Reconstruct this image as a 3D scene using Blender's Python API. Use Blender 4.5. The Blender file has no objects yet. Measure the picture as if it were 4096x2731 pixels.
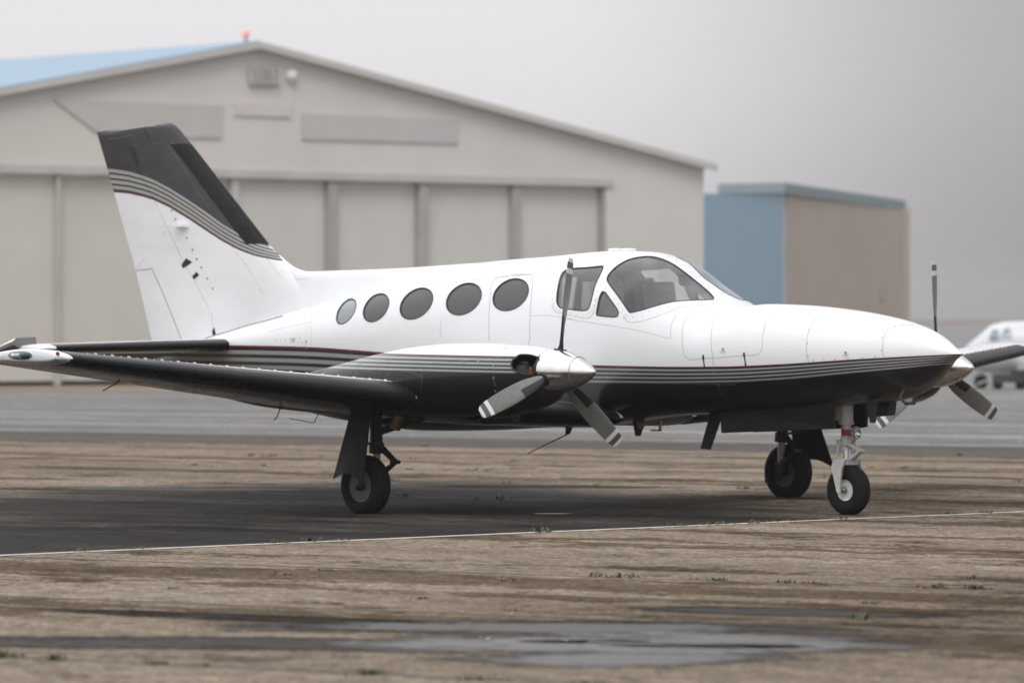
import bpy, bmesh, math, random
import numpy as np
from mathutils import Vector, Matrix
from mathutils.bvhtree import BVHTree

random.seed(7)
scene = bpy.context.scene
COL = scene.collection
rad = math.radians

# ------------------------------------------------------------------ camera
CAM = Vector((29.0994, -32.9030, 1.72875))
YAW, PITCH, FPX = 0.7903773, -0.0053738, 20302.0       # focal length in pixels of a 4096-wide frame
PW, PH = 4096.0, 2731.0
FW = Vector((-math.sin(YAW) * math.cos(PITCH), math.cos(YAW) * math.cos(PITCH), math.sin(PITCH)))
RT = Vector((math.cos(YAW), math.sin(YAW), 0.0))
UP = RT.cross(FW)
cam_d = bpy.data.cameras.new('camera')
cam_d.sensor_width = 36.0
cam_d.lens = 36.0 * FPX / PW
cam_d.clip_start = 0.5
cam_d.clip_end = 6000.0
cam_d.dof.use_dof = True
cam_d.dof.focus_distance = 40.0
cam_d.dof.aperture_fstop = 2.6
cam = bpy.data.objects.new('camera', cam_d)
COL.objects.link(cam)
m3 = Matrix((RT, UP, -FW)).transposed()
cam.matrix_world = Matrix.Translation(CAM) @ m3.to_4x4()
scene.camera = cam

# ------------------------------------------------------------------ overcast sky
world = bpy.data.worlds.new('World')
scene.world = world
world.use_nodes = True
wn, wl = world.node_tree.nodes, world.node_tree.links
wn.clear()
SKY_GAIN = 1.0
def wnode(t, **kw):
    n = wn.new(t)
    for k, v in kw.items(): setattr(n, k, v)
    return n
def wmath(op, a, b=None, c=None, clamp=False):
    n = wnode('ShaderNodeMath', operation=op, use_clamp=clamp)
    for i, q in enumerate((a, b, c)):
        if q is None: continue
        if isinstance(q, (int, float)): n.inputs[i].default_value = q
        else: wl.new(q, n.inputs[i])
    return n.outputs[0]
tc = wnode('ShaderNodeTexCoord')
nrm = wnode('ShaderNodeVectorMath', operation='NORMALIZE'); wl.new(tc.outputs['Generated'], nrm.inputs[0])
sep = wnode('ShaderNodeSeparateXYZ'); wl.new(nrm.outputs[0], sep.inputs[0])
# brighter fog on the left of the view (towards -x), darker on the right
dotl = wnode('ShaderNodeVectorMath', operation='DOT_PRODUCT')
wl.new(nrm.outputs[0], dotl.inputs[0]); dotl.inputs[1].default_value = RT
side = dotl.outputs['Value']
fog = wnode('ShaderNodeMapRange', interpolation_type='SMOOTHSTEP')
wl.new(side, fog.inputs['Value'])
fog.inputs['From Min'].default_value = 0.0; fog.inputs['From Max'].default_value = 0.115
fog.inputs['To Min'].default_value = 0.735; fog.inputs['To Max'].default_value = 0.40
elev = wmath('MAXIMUM', sep.outputs['Z'], 0.0)
dome = wmath('MULTIPLY_ADD', wmath('POWER', elev, 0.85), 1.75, 1.0)       # overcast: zenith about 3x the horizon
low = wnode('ShaderNodeMapRange', interpolation_type='SMOOTHSTEP')      # a little darker in the fog bank at the horizon
wl.new(elev, low.inputs['Value'])
low.inputs['From Min'].default_value = 0.0; low.inputs['From Max'].default_value = 0.05
low.inputs['To Min'].default_value = 0.80; low.inputs['To Max'].default_value = 0.97
cl = wnode('ShaderNodeTexNoise'); cl.inputs['Scale'].default_value = 2.5; cl.inputs['Detail'].default_value = 4
wl.new(nrm.outputs[0], cl.inputs['Vector'])
clm = wmath('MULTIPLY_ADD', cl.outputs['Fac'], 0.10, 0.95)
val = wmath('MULTIPLY', wmath('MULTIPLY', wmath('MULTIPLY', fog.outputs[0], dome), low.outputs[0]), clm)
tint = wnode('ShaderNodeMix', data_type='RGBA')
wl.new(elev, tint.inputs[0])
tint.inputs[6].default_value = (1.0, 0.968, 0.990, 1); tint.inputs[7].default_value = (0.96, 0.985, 1.03, 1)
mulc = wnode('ShaderNodeVectorMath', operation='SCALE')
wl.new(tint.outputs[2], mulc.inputs[0]); wl.new(val, mulc.inputs['Scale'])
bg = wnode('ShaderNodeBackground'); wl.new(mulc.outputs[0], bg.inputs['Color']); bg.inputs['Strength'].default_value = SKY_GAIN
wo = wnode('ShaderNodeOutputWorld'); wl.new(bg.outputs[0], wo.inputs['Surface'])

# ------------------------------------------------------------------ veiled sun, exposure
sun_d = bpy.data.lights.new('sun', 'SUN')
sun_d.energy = 1.1
sun_d.angle = rad(25)
sun_d.color = (1.0, 0.97, 0.93)
sun = bpy.data.objects.new('sun', sun_d)
COL.objects.link(sun)
SUNDIR = Vector((0.42, -0.44, 0.79)).normalized()
sun.rotation_euler = SUNDIR.to_track_quat('Z', 'Y').to_euler()
sun.location = (0, -10, 40)
vs = scene.view_settings
vs.view_transform = 'Standard'; vs.look = 'None'; vs.exposure = 0.0; vs.gamma = 1.0
vs.use_curve_mapping = False

# ------------------------------------------------------------------ survey: photo sightlines to points of the place
def ray(u, v): return FW + RT * ((u - PW / 2) / FPX) - UP * ((v - PH / 2) / FPX)
def aty(u, v, y):
    d = ray(u, v); return CAM + d * ((y - CAM.y) / d.y)
def atx(u, v, x):
    d = ray(u, v); return CAM + d * ((x - CAM.x) / d.x)
def atz(u, v, z=0.0):
    d = ray(u, v); return CAM + d * ((z - CAM.z) / d.z)
def atplane(u, v, p, n):
    d = ray(u, v); return CAM + d * ((p - CAM).dot(n) / d.dot(n))
def crop(ox, oy, s): return lambda a, b: (ox + a * s, oy + b * s)
Z1 = crop(350, 440, 0.6378); Z2 = crop(1100, 950, 0.5102); Z3 = crop(2100, 950, 0.4464)
Z4 = crop(2900, 1000, 0.5102); Z5 = crop(3000, 1550, 0.3509); Z6 = crop(3450, 1250, 0.3507)
ZN = crop(1650, 1300, 0.3827); ZW = crop(0, 1300, 0.4252); ZG = crop(1200, 1550, 0.3508); ZA = crop(0, 0, 0.8707)

# ------------------------------------------------------------------ mesh helpers
def tag(o, label=None, cat=None, group=None, kind=None):
    if label: o['label'] = label
    if cat: o['category'] = cat
    if group: o['group'] = group
    if kind: o['kind'] = kind
    return o
def empty(name, loc=(0, 0, 0)):
    o = bpy.data.objects.new(name, None); COL.objects.link(o); o.location = loc; o.empty_display_size = 0.3
    return o
def root_offset(parent):
    off = Vector((0, 0, 0)); p = parent
    while p is not None:
        off += Vector(p.location); p = p.parent
    return off
def make_mesh(name, verts, faces, mats, recalc=True, smooth=True, sharp=40, matidx=None, off=None):
    me = bpy.data.meshes.new(name)
    vv = [tuple(v) for v in verts] if off is None else [tuple(Vector(v) - off) for v in verts]
    me.from_pydata(vv, [], [tuple(f) for f in faces])
    if not isinstance(mats, (list, tuple)): mats = [mats]
    for m in mats: me.materials.append(m)
    if matidx is not None: me.polygons.foreach_set('material_index', matidx)
    if recalc:
        bm = bmesh.new(); bm.from_mesh(me); bmesh.ops.recalc_face_normals(bm, faces=bm.faces); bm.to_mesh(me); bm.free()
    me.polygons.foreach_set('use_smooth', [smooth] * len(me.polygons))
    if smooth and sharp: me.set_sharp_from_angle(angle=rad(sharp))
    me.update()
    return me
def mk(name, verts, faces, mats, parent=None, **kw):
    me = make_mesh(name, verts, faces, mats, off=root_offset(parent), **kw)
    o = bpy.data.objects.new(name, me); COL.objects.link(o)
    if parent is not None: o.parent = parent
    return o
class MB:
    """collects shapes into one mesh"""
    def __init__(s): s.v = []; s.f = []
    def add(s, v, f):
        n = len(s.v); s.v += [Vector(p) for p in v]; s.f += [tuple(i + n for i in q) for q in f]; return s
    def box(s, c, d, M=None):
        x, y, z = (q / 2 for q in d); c = Vector(c)
        P = [Vector((i * x, j * y, k * z)) for i in (-1, 1) for j in (-1, 1) for k in (-1, 1)]
        if M is not None: P = [M @ p for p in P]
        return s.add([c + p for p in P], [(0, 1, 3, 2), (4, 6, 7, 5), (0, 4, 5, 1), (2, 3, 7, 6), (0, 2, 6, 4), (1, 5, 7, 3)])
    def tube(s, pts, r, n=10, closed=False, cap=True):
        pts = [Vector(p) for p in pts]; m = len(pts)
        rs = r if isinstance(r, (list, tuple)) else [r] * m
        rings = []; ref = None
        for i, p in enumerate(pts):
            a = pts[(i - 1) % m] if (closed or i > 0) else p
            b = pts[(i + 1) % m] if (closed or i < m - 1) else p
            t = (b - a)
            t = t.normalized() if t.length > 1e-9 else Vector((0, 0, 1))
            if ref is None:
                ref = t.orthogonal().normalized()
            ref = (ref - t * ref.dot(t))
            ref = ref.normalized() if ref.length > 1e-6 else t.orthogonal().normalized()
            bn = t.cross(ref)
            rings.append([p + (ref * math.cos(2 * math.pi * k / n) + bn * math.sin(2 * math.pi * k / n)) * rs[i] for k in range(n)])
        v, f = loft(rings, closed_u=closed, cap=cap and not closed)
        return s.add(v, f)
    def lathe(s, prof, o, ax, n=24, cap=True):
        """prof: (along, radius) about axis ax through o"""
        ax = Vector(ax).normalized(); e1 = ax.orthogonal().normalized(); e2 = ax.cross(e1); o = Vector(o)
        rings = [[o + ax * a + (e1 * math.cos(2 * math.pi * k / n) + e2 * math.sin(2 * math.pi * k / n)) * max(r, 1e-4) for k in range(n)] for a, r in prof]
        v, f = loft(rings, cap=cap); return s.add(v, f)
    def prism(s, poly, dvec):
        poly = [Vector(p) for p in poly]; d = Vector(dvec); n = len(poly)
        f = [tuple(range(n)), tuple(range(2 * n - 1, n - 1, -1))] + [(i, (i + 1) % n, n + (i + 1) % n, n + i) for i in range(n)]
        return s.add(poly + [p + d for p in poly], f)
    def build(s, name, mats, parent=None, **kw): return mk(name, s.v, s.f, mats, parent, **kw)
def loft(rings, closed_u=False, closed_v=True, cap=True):
    v = [p for r in rings for p in r]; n = len(rings[0]); m = len(rings); f = []
    for i in range(m if closed_u else m - 1):
        a, b = i * n, ((i + 1) % m) * n
        for k in range(n if closed_v else n - 1):
            f.append((a + k, a + (k + 1) % n, b + (k + 1) % n, b + k))
    if cap and closed_v and not closed_u:
        f.append(tuple(range(n - 1, -1, -1))); f.append(tuple(range((m - 1) * n, m * n)))
    return v, f
def pchip(x, y, xq):
    x = np.asarray(x, float); y = np.asarray(y, float); xq = np.asarray(xq, float)
    if x[0] > x[-1]: x = -x; xq = -xq
    h = np.diff(x); d = np.diff(y) / h; m = np.zeros_like(y)
    for i in range(1, len(x) - 1):
        if d[i - 1] * d[i] > 0:
            w1 = 2 * h[i] + h[i - 1]; w2 = h[i] + 2 * h[i - 1]; m[i] = (w1 + w2) / (w1 / d[i - 1] + w2 / d[i])
    m[0] = d[0]; m[-1] = d[-1]
    i = np.clip(np.searchsorted(x, xq) - 1, 0, len(h) - 1); t = np.clip((xq - x[i]) / h[i], -.5, 1.5); hh = h[i]
    return (2*t**3-3*t**2+1)*y[i] + (t**3-2*t**2+t)*hh*m[i] + (-2*t**3+3*t**2)*y[i+1] + (t**3-t**2)*hh*m[i+1]
def set_attr(me, name, vals):
    a = me.attributes.get(name) or me.attributes.new(name, 'FLOAT', 'POINT')
    a.data.foreach_set('value', np.asarray(vals, dtype=np.float32))
def coords(me):
    a = np.empty(len(me.vertices) * 3, dtype=np.float32); me.vertices.foreach_get('co', a); return a.reshape(-1, 3)
def cut(o, cutters, cutmat):
    mb = MB()
    for v, f in cutters: mb.add(v, f)
    c = mb.build('cutter', cutmat, smooth=False)
    md = o.modifiers.new('cut', 'BOOLEAN'); md.operation = 'DIFFERENCE'; md.object = c; md.solver = 'EXACT'
    md.use_self = False; md.material_mode = 'TRANSFER'
    dg = bpy.context.evaluated_depsgraph_get(); dg.update()
    me = bpy.data.meshes.new_from_object(o.evaluated_get(dg), preserve_all_data_layers=True, depsgraph=dg)
    o.modifiers.clear(); old = o.data; o.data = me; me.name = old.name
    bpy.data.meshes.remove(old); cm = c.data; bpy.data.objects.remove(c); bpy.data.meshes.remove(cm)
    me.polygons.foreach_set('use_smooth', [True] * len(me.polygons)); me.set_sharp_from_angle(angle=rad(40)); me.update()

# ------------------------------------------------------------------ materials
class NT:
    def __init__(s, name):
        s.m = bpy.data.materials.new(name); s.m.use_nodes = True; s.t = s.m.node_tree; s.n = s.t.nodes; s.l = s.t.links
        s.n.clear(); s.out = s.n.new('ShaderNodeOutputMaterial'); s.tc = s.n.new('ShaderNodeTexCoord')
    def put(s, sock, v):
        if isinstance(v, bpy.types.NodeSocket): s.l.new(v, sock)
        elif isinstance(v, (tuple, list)) and len(v) == 3 and sock.type == 'RGBA': sock.default_value = (*v, 1)
        else: sock.default_value = v
    def math(s, op, a, b=None, c=None, clamp=False):
        n = s.n.new('ShaderNodeMath'); n.operation = op; n.use_clamp = clamp
        for i, q in enumerate((a, b, c)):
            if q is not None: s.put(n.inputs[i], q)
        return n.outputs[0]
    def vmath(s, op, a, b=None, out=0):
        n = s.n.new('ShaderNodeVectorMath'); n.operation = op; s.put(n.inputs[0], a)
        if b is not None: s.put(n.inputs[1], b)
        return n.outputs[out]
    def mapping(s, vec, loc=(0, 0, 0), rot=(0, 0, 0), sc=(1, 1, 1), kind='POINT'):
        n = s.n.new('ShaderNodeMapping'); n.vector_type = kind; s.put(n.inputs['Vector'], vec)
        n.inputs['Location'].default_value = loc; n.inputs['Rotation'].default_value = rot; n.inputs['Scale'].default_value = sc
        return n.outputs[0]
    def noise(s, vec=None, scale=5, detail=3, rough=0.5, dist=0, dim='3D'):
        n = s.n.new('ShaderNodeTexNoise'); n.noise_dimensions = dim
        if vec is not None: s.put(n.inputs['Vector'], vec)
        n.inputs['Scale'].default_value = scale; n.inputs['Detail'].default_value = detail
        n.inputs['Roughness'].default_value = rough; n.inputs['Distortion'].default_value = dist
        return n.outputs['Fac']
    def ramp(s, v, a, b, lo=0.0, hi=1.0, smooth=True):
        n = s.n.new('ShaderNodeMapRange'); n.interpolation_type = 'SMOOTHSTEP' if smooth else 'LINEAR'
        s.put(n.inputs['Value'], v); n.inputs['From Min'].default_value = a; n.inputs['From Max'].default_value = b
        n.inputs['To Min'].default_value = lo; n.inputs['To Max'].default_value = hi
        return n.outputs[0]
    def mix(s, f, a, b, mode='MIX'):
        n = s.n.new('ShaderNodeMix'); n.data_type = 'RGBA'; n.blend_type = mode; n.clamp_factor = True
        s.put(n.inputs[0], f); s.put(n.inputs[6], a); s.put(n.inputs[7], b); return n.outputs[2]
    def mixf(s, f, a, b):
        n = s.n.new('ShaderNodeMix'); n.data_type = 'FLOAT'; s.put(n.inputs[0], f); s.put(n.inputs[2], a); s.put(n.inputs[3], b); return n.outputs[0]
    def attr(s, name):
        n = s.n.new('ShaderNodeAttribute'); n.attribute_name = name; return n.outputs['Fac']
    def bump(s, h, strength=0.3, dist=0.01):
        n = s.n.new('ShaderNodeBump'); s.put(n.inputs['Height'], h); s.put(n.inputs['Strength'], strength); n.inputs['Distance'].default_value = dist
        return n.outputs[0]
    def pbr(s, color, rough=0.5, metal=0.0, spec=0.5, coat=0.0, coat_rough=0.05, normal=None, alpha=None, emit=None, estr=0.0):
        n = s.n.new('ShaderNodeBsdfPrincipled')
        s.put(n.inputs['Base Color'], color); s.put(n.inputs['Roughness'], rough); s.put(n.inputs['Metallic'], metal)
        s.put(n.inputs['Specular IOR Level'], spec); s.put(n.inputs['Coat Weight'], coat); s.put(n.inputs['Coat Roughness'], coat_rough)
        if normal is not None: s.put(n.inputs['Normal'], normal)
        if emit is not None: s.put(n.inputs['Emission Color'], emit); n.inputs['Emission Strength'].default_value = estr
        s.l.new(n.outputs[0], s.out.inputs['Surface']); return n
MAT = {}
def simple(name, col, rough=0.5, metal=0.0, spec=0.5, coat=0.0, var=0.12, vscale=6.0, bump=0.0, bscale=80):
    t = NT(name); n = t.noise(t.tc.outputs['Object'], vscale, 5, 0.6)
    f = t.ramp(n, 0.3, 0.7, 1 - var, 1 + var, smooth=False)
    vm = t.n.new('ShaderNodeVectorMath'); vm.operation = 'SCALE'; vm.inputs[0].default_value = col; t.put(vm.inputs['Scale'], f)
    nb = t.bump(t.noise(t.tc.outputs['Object'], bscale, 3), bump, 0.004) if bump else None
    r = t.ramp(n, 0.3, 0.7, max(rough - 0.06, 0.02), min(rough + 0.06, 1.0), smooth=False)
    t.pbr(vm.outputs[0], r, metal, spec, coat, normal=nb); MAT[name] = t.m; return t.m
WHITE = (0.765, 0.775, 0.79); DARK = (0.010, 0.0095, 0.011); GREY = (0.27, 0.285, 0.28); MAROON = (0.13, 0.012, 0.035)
def scheme(name, dark=DARK, grey=GREY, duty=0.54, white=WHITE):
    """white over maroon pinstripe over grey stripes over charcoal, by the painted-line attribute s"""
    t = NT(name); s = t.attr('s')
    dirt = t.noise(t.mapping(t.tc.outputs['Object'], sc=(1.5, 1.5, 5)), 1.2, 6, 0.6)
    w = t.mix(t.ramp(dirt, 0.35, 0.75), white, (white[0] * .94, white[1] * .94, white[2] * .935))
    fr = t.math('FRACT', t.math('SUBTRACT', s, 0.95 - duty / 2))
    g = t.math('MULTIPLY', t.math('LESS_THAN', fr, duty), t.math('MULTIPLY', t.math('GREATER_THAN', s, 0.6), t.math('LESS_THAN', s, 4.4)))
    d2 = t.mix(t.ramp(dirt, 0.3, 0.8), dark, tuple(min(1, c * 1.5 + .004) for c in dark))
    c = t.mix(g, d2, grey)
    c = t.mix(t.math('LESS_THAN', s, 0.30), c, MAROON)
    c = t.mix(t.math('LESS_THAN', s, 0.01), c, w)
    orange = t.bump(t.noise(t.tc.outputs['Object'], 3.0, 2), 0.04, 0.02)
    t.pbr(c, 0.30, 0, 0.30, 0.22, 0.06, normal=orange); MAT[name] = t.m; return t.m
scheme('livery')
scheme('livery_fin', dark=(0.026, 0.023, 0.027), grey=(0.33, 0.335, 0.31), duty=0.62)
simple('white_paint', WHITE, 0.3, coat=0.5, var=0.04, vscale=2)
simple('charcoal_paint', (0.014, 0.0135, 0.015), 0.38, coat=0.1, spec=0.35, var=0.2, vscale=2)
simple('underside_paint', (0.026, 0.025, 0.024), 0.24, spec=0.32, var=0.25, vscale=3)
simple('rubber_boot', (0.011, 0.0115, 0.012), 0.30, spec=0.16, var=0.2, vscale=3)
simple('rubber', (0.009, 0.009, 0.009), 0.8, spec=0.2, var=0.2, bump=0.1)
simple('seal', (0.02, 0.02, 0.022), 0.6)
simple('seam', (0.16, 0.16, 0.165), 0.7)
simple('rivet_metal', (0.22, 0.22, 0.23), 0.5)
simple('black_matt', (0.012, 0.012, 0.013), 0.6)
simple('black_door', (0.008, 0.008, 0.0085), 0.55, spec=0.15)
simple('polished_metal', (0.78, 0.78, 0.76), 0.16, 1.0, var=0.08, vscale=12)
simple('dull_metal', (0.35, 0.34, 0.33), 0.45, 0.8)
simple('gear_white', (0.43, 0.43, 0.42), 0.45, var=0.15, vscale=20)
simple('gear_dark', (0.016, 0.016, 0.016), 0.5, spec=0.35)
simple('rim_white', (0.62, 0.62, 0.58), 0.5, var=0.18, vscale=25)
simple('rim_grey', (0.075, 0.075, 0.072), 0.5, var=0.2, vscale=20)
simple('bronze', (0.20, 0.13, 0.06), 0.38, 0.8, var=0.35, vscale=20)
simple('red_placard', (0.30, 0.02, 0.03), 0.5)
simple('orange_tag', (0.26, 0.045, 0.025), 0.5)
simple('interior', (0.58, 0.56, 0.54), 0.8)
simple('interior_dark', (0.045, 0.045, 0.05), 0.7)
simple('seat_cloth', (0.28, 0.265, 0.25), 0.85)
simple('curtain', (0.50, 0.48, 0.46), 0.85)
simple('far_window_dark', (0.02, 0.06, 0.07), 0.2)
simple('ink', (0.10, 0.10, 0.10), 0.6)
simple('red_ink', (0.40, 0.05, 0.04), 0.6)
def glass_mat(name, tint, dirt, dcol):
    t = NT(name); tr = t.n.new('ShaderNodeBsdfTransparent'); tr.inputs[0].default_value = (*tint, 1)
    gl = t.n.new('ShaderNodeBsdfGlossy'); gl.inputs['Roughness'].default_value = 0.03
    fr = t.n.new('ShaderNodeFresnel'); geo = t.n.new('ShaderNodeNewGeometry'); t.put(fr.inputs['IOR'], t.mixf(geo.outputs['Backfacing'], 1.55, 1 / 1.55))   # a thin pane: same reflectance from both sides
    a = t.n.new('ShaderNodeMixShader'); t.l.new(fr.outputs[0], a.inputs[0]); t.l.new(tr.outputs[0], a.inputs[1]); t.l.new(gl.outputs[0], a.inputs[2])
    df = t.n.new('ShaderNodeBsdfDiffuse'); df.inputs[0].default_value = (*dcol, 1)
    spots = t.ramp(t.noise(t.tc.outputs['Object'], 45, 2), 0.68, 0.74, 0, 0.14)
    film = t.ramp(t.noise(t.tc.outputs['Object'], 4, 3), 0.2, 0.9, dirt * .5, dirt * 1.4)
    b = t.n.new('ShaderNodeMixShader'); lw = t.n.new('ShaderNodeLayerWeight'); lw.inputs['Blend'].default_value = 0.5
    film = t.math('MULTIPLY', film, t.math('MULTIPLY_ADD', t.math('POWER', lw.outputs['Facing'], 2.5), 9.0, 1.0))  # dirt film, boosted edge-on to paint sky brightness onto the panes
    t.l.new(t.math('ADD', spots, film, clamp=True), b.inputs[0]); t.l.new(a.outputs[0], b.inputs[1]); t.l.new(df.outputs[0], b.inputs[2])
    t.l.new(b.outputs[0], t.out.inputs['Surface']); MAT[name] = t.m
glass_mat('cockpit_glass', (0.92, 0.925, 0.93), 0.065, (0.62, 0.65, 0.66))
glass_mat('windshield_glass', (0.70, 0.76, 0.76), 0.22, (0.60, 0.66, 0.66))
glass_mat('lens_glass', (0.85, 0.9, 0.9), 0.08, (0.6, 0.6, 0.6))
simple('tinted_pane', (0.072, 0.071, 0.076), 0.25, var=0.06, vscale=2, spec=0.4)
simple('pale_pane', (0.20, 0.235, 0.245), 0.2, var=0.1, vscale=3, spec=0.6)

def ground_material(name, kind):
    tan = kind == 'tan'
    t = NT(name); P = t.tc.outputs['Object']
    lane = t.mapping(P, rot=(0, 0, rad(-12)))                       # x runs along the paving lanes
    big = t.noise(t.mapping(lane, sc=(0.10, 0.45, 1)), 1.0, 6, 0.62)
    mid = t.noise(t.mapping(lane, sc=(0.7, 1.2, 1)), 1.0, 9, 0.72)
    small = t.noise(P, 9.0, 6, 0.75)
    grain = t.noise(P, 60.0, 3, 0.7)
    chips = t.noise(P, 20.0, 5, 0.8)
    streak = t.noise(t.mapping(lane, sc=(2.2, 5.0, 1)), 1.0, 8, 0.78)
    br = t.math('MULTIPLY_ADD', t.math('SUBTRACT', small, 0.5), 0.5, t.math('SUBTRACT', mid, 0.5))
    pal = {'tan': ((0.268, 0.219, 0.169), (0.192, 0.157, 0.122), (0.086, 0.073, 0.062)),
           'grey': ((0.255, 0.250, 0.240), (0.205, 0.202, 0.196), (0.13, 0.13, 0.13)),
           'brown': ((0.115, 0.098, 0.085), (0.088, 0.078, 0.072), (0.070, 0.070, 0.075))}[kind]
    base = t.mix(t.ramp(big, 0.35, 0.65), pal[0], pal[1])
    base = t.mix(t.ramp(mid, 0.53, 0.61, 0, 0.50), base, pal[2])
    base = t.mix(t.ramp(streak, 0.55, 0.60, 0, 0.62 if tan else .2), base, pal[2])
    dash = t.noise(P, 13.0, 7, 0.85)
    clump = t.noise(t.mapping(lane, sc=(1, 1, 1)), 4.0, 12, 0.88)
    sp = t.math('MULTIPLY', t.ramp(grain, 0.30, 0.70, 0.60, 1.40, False), t.math('MULTIPLY', t.ramp(chips, 0.38, 0.62, 0.55, 1.45, False), t.ramp(clump, 0.36, 0.64, 0.50, 1.50, False)))
    sc = t.n.new('ShaderNodeVectorMath'); sc.operation = 'SCALE'; t.put(sc.inputs[0], base); t.put(sc.inputs['Scale'], t.math('MULTIPLY', sp, t.math('MULTIPLY', t.ramp(dash, 0.52, 0.60, 1.0, 0.60), t.ramp(dash, 0.36, 0.46, 1.40, 1.0)))); base = sc.outputs[0]
    band = t.noise(t.mapping(lane, sc=(0.035, 0.62, 1), loc=(3.3, 0.4, 0)), 1.0, 3, 0.55)
    damp = t.ramp(t.math('MULTIPLY_ADD', br, 0.75, band), 0.545, 0.580)
    if not tan: damp = t.math('MULTIPLY', damp, 0.35)
    rough = t.mixf(damp, 0.88, 0.66)
    base = t.mix(damp, base, t.mix(1.0, base, (0.50, 0.465, 0.445), 'MULTIPLY'))
    if tan:
        sx = t.n.new('ShaderNodeSeparateXYZ'); t.put(sx.inputs[0], P)
        def blob(c, half, rot, warp=0.5, soft=0.35, e0=1.0):
            q = t.mapping(P, loc=(*c, 0), rot=(0, 0, rot), sc=(half[0], half[1], 1), kind='TEXTURE')
            d = t.vmath('LENGTH', q, out=1)
            return t.ramp(t.math('MULTIPLY_ADD', br, warp * 2, d), e0 - soft, e0 + soft, 1.0, 0.0)
        mx = lambda a, b: b if a is None else t.math('MAXIMUM', a, b)
        ang = math.atan2(RT.y, RT.x)
        wet = pud = None
        shine = None
        for c, h, r, g in (((10.65, -13.65), (1.35, 0.85), ang, 1), ((11.35, -14.6), (0.7, 0.50), ang, .9), ((8.9, -15.35), (2.7, 0.45), ang - .18, .42), ((9.2, -13.1), (1.5, 0.50), ang + .02, .75),
                        ((7.9, -13.5), (1.5, 0.26), rad(12), .3), ((9.3, -11.0), (0.9, 0.30), rad(20), .5), ((-9.0, 0.0), (1.6, 0.5), rad(40), .6), ((-6.8, 3.2), (1.1, 0.4), rad(35), .3)):
            b_ = blob(c, h, r, warp=1.3, soft=0.5); wet = mx(wet, b_); shine = mx(shine, t.math('MULTIPLY', b_, g))
        for c, h, r in (((10.32, -13.72), (0.42, 0.16), ang), ((10.98, -13.58), (0.58, 0.20), ang - .1), ((9.75, -13.9), (0.16, 0.06), ang), ((-1.95, -1.65), (0.16, 0.05), ang)):
            pud = mx(pud, blob(c, h, r, warp=0.9, soft=0.08))
        # damp stand asphalt plus painted shadow of the aircraft, ends at the white line
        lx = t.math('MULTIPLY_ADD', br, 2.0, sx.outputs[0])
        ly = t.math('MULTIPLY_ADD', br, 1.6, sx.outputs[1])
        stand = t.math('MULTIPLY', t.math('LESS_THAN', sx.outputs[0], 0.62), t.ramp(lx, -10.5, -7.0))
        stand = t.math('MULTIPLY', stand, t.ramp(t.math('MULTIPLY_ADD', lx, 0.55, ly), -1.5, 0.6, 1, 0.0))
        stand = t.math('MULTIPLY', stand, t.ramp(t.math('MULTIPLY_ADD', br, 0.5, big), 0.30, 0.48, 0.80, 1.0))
        right = blob((12.0, -9.0), (5.0, 3.2), ang, warp=1.0, soft=0.7)
        base = t.mix(t.math('MULTIPLY', right, 0.75), base, t.mix(1.0, base, (0.50, 0.47, 0.45), 'MULTIPLY'))
        right2 = blob((-0.2, 3.2), (2.4, 1.0), ang, warp=1.0, soft=0.5)
        base = t.mix(t.math('MULTIPLY', right2, 0.8), base, t.mix(1.0, base, (0.33, 0.30, 0.28), 'MULTIPLY'))
        base = t.mix(stand, base, t.mix(1.0, base, (0.125, 0.14, 0.17), 'MULTIPLY'))  # damp tone and aircraft shadow share this colour multiply
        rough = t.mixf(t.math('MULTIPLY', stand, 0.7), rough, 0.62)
        soak = t.ramp(wet, 0.05, 0.45); gloss = t.ramp(shine, 0.25, 1.0)
        base = t.mix(soak, base, t.mix(1.0, base, (0.27, 0.295, 0.345), 'MULTIPLY'))
        rough = t.mixf(gloss, rough, t.ramp(chips, 0.3, 0.7, 0.36, 0.50))
        base = t.mix(pud, base, (0.012, 0.012, 0.014))
        rough = t.mixf(pud, rough, 0.015)
        bs = t.math('MULTIPLY', t.math('SUBTRACT', 1.0, pud), t.math('MULTIPLY_ADD', gloss, -0.20, 0.45))
        spec_ = t.mixf(t.math('MAXIMUM', gloss, pud), t.math('MULTIPLY', stand, 0.03), 0.5)
    else:
        bs = 0.35; spec_ = 0.06
    h = t.math('MULTIPLY_ADD', chips, 0.7, t.math('MULTIPLY', grain, 0.5))
    t.pbr(base, rough, 0, spec_, normal=t.bump(h, bs, 0.012))
    MAT[name] = t.m
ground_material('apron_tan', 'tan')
ground_material('apron_grey', 'grey')
ground_material('apron_brown', 'brown')
simple('line_paint', (0.55, 0.50, 0.44), 0.7, var=0.35, vscale=14)
simple('crack_seal', (0.055, 0.054, 0.053), 0.7, var=0.3, vscale=1)
simple('joint_tar', (0.045, 0.043, 0.040), 0.6, var=0.3, vscale=3)
simple('weed_green', (0.062, 0.062, 0.024), 0.6, var=0.3, vscale=30)
simple('weed_dry', (0.16, 0.115, 0.05), 0.7, var=0.3, vscale=30)
simple('dry_soil', (0.22, 0.17, 0.12), 0.9, var=0.2, vscale=3)

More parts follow.
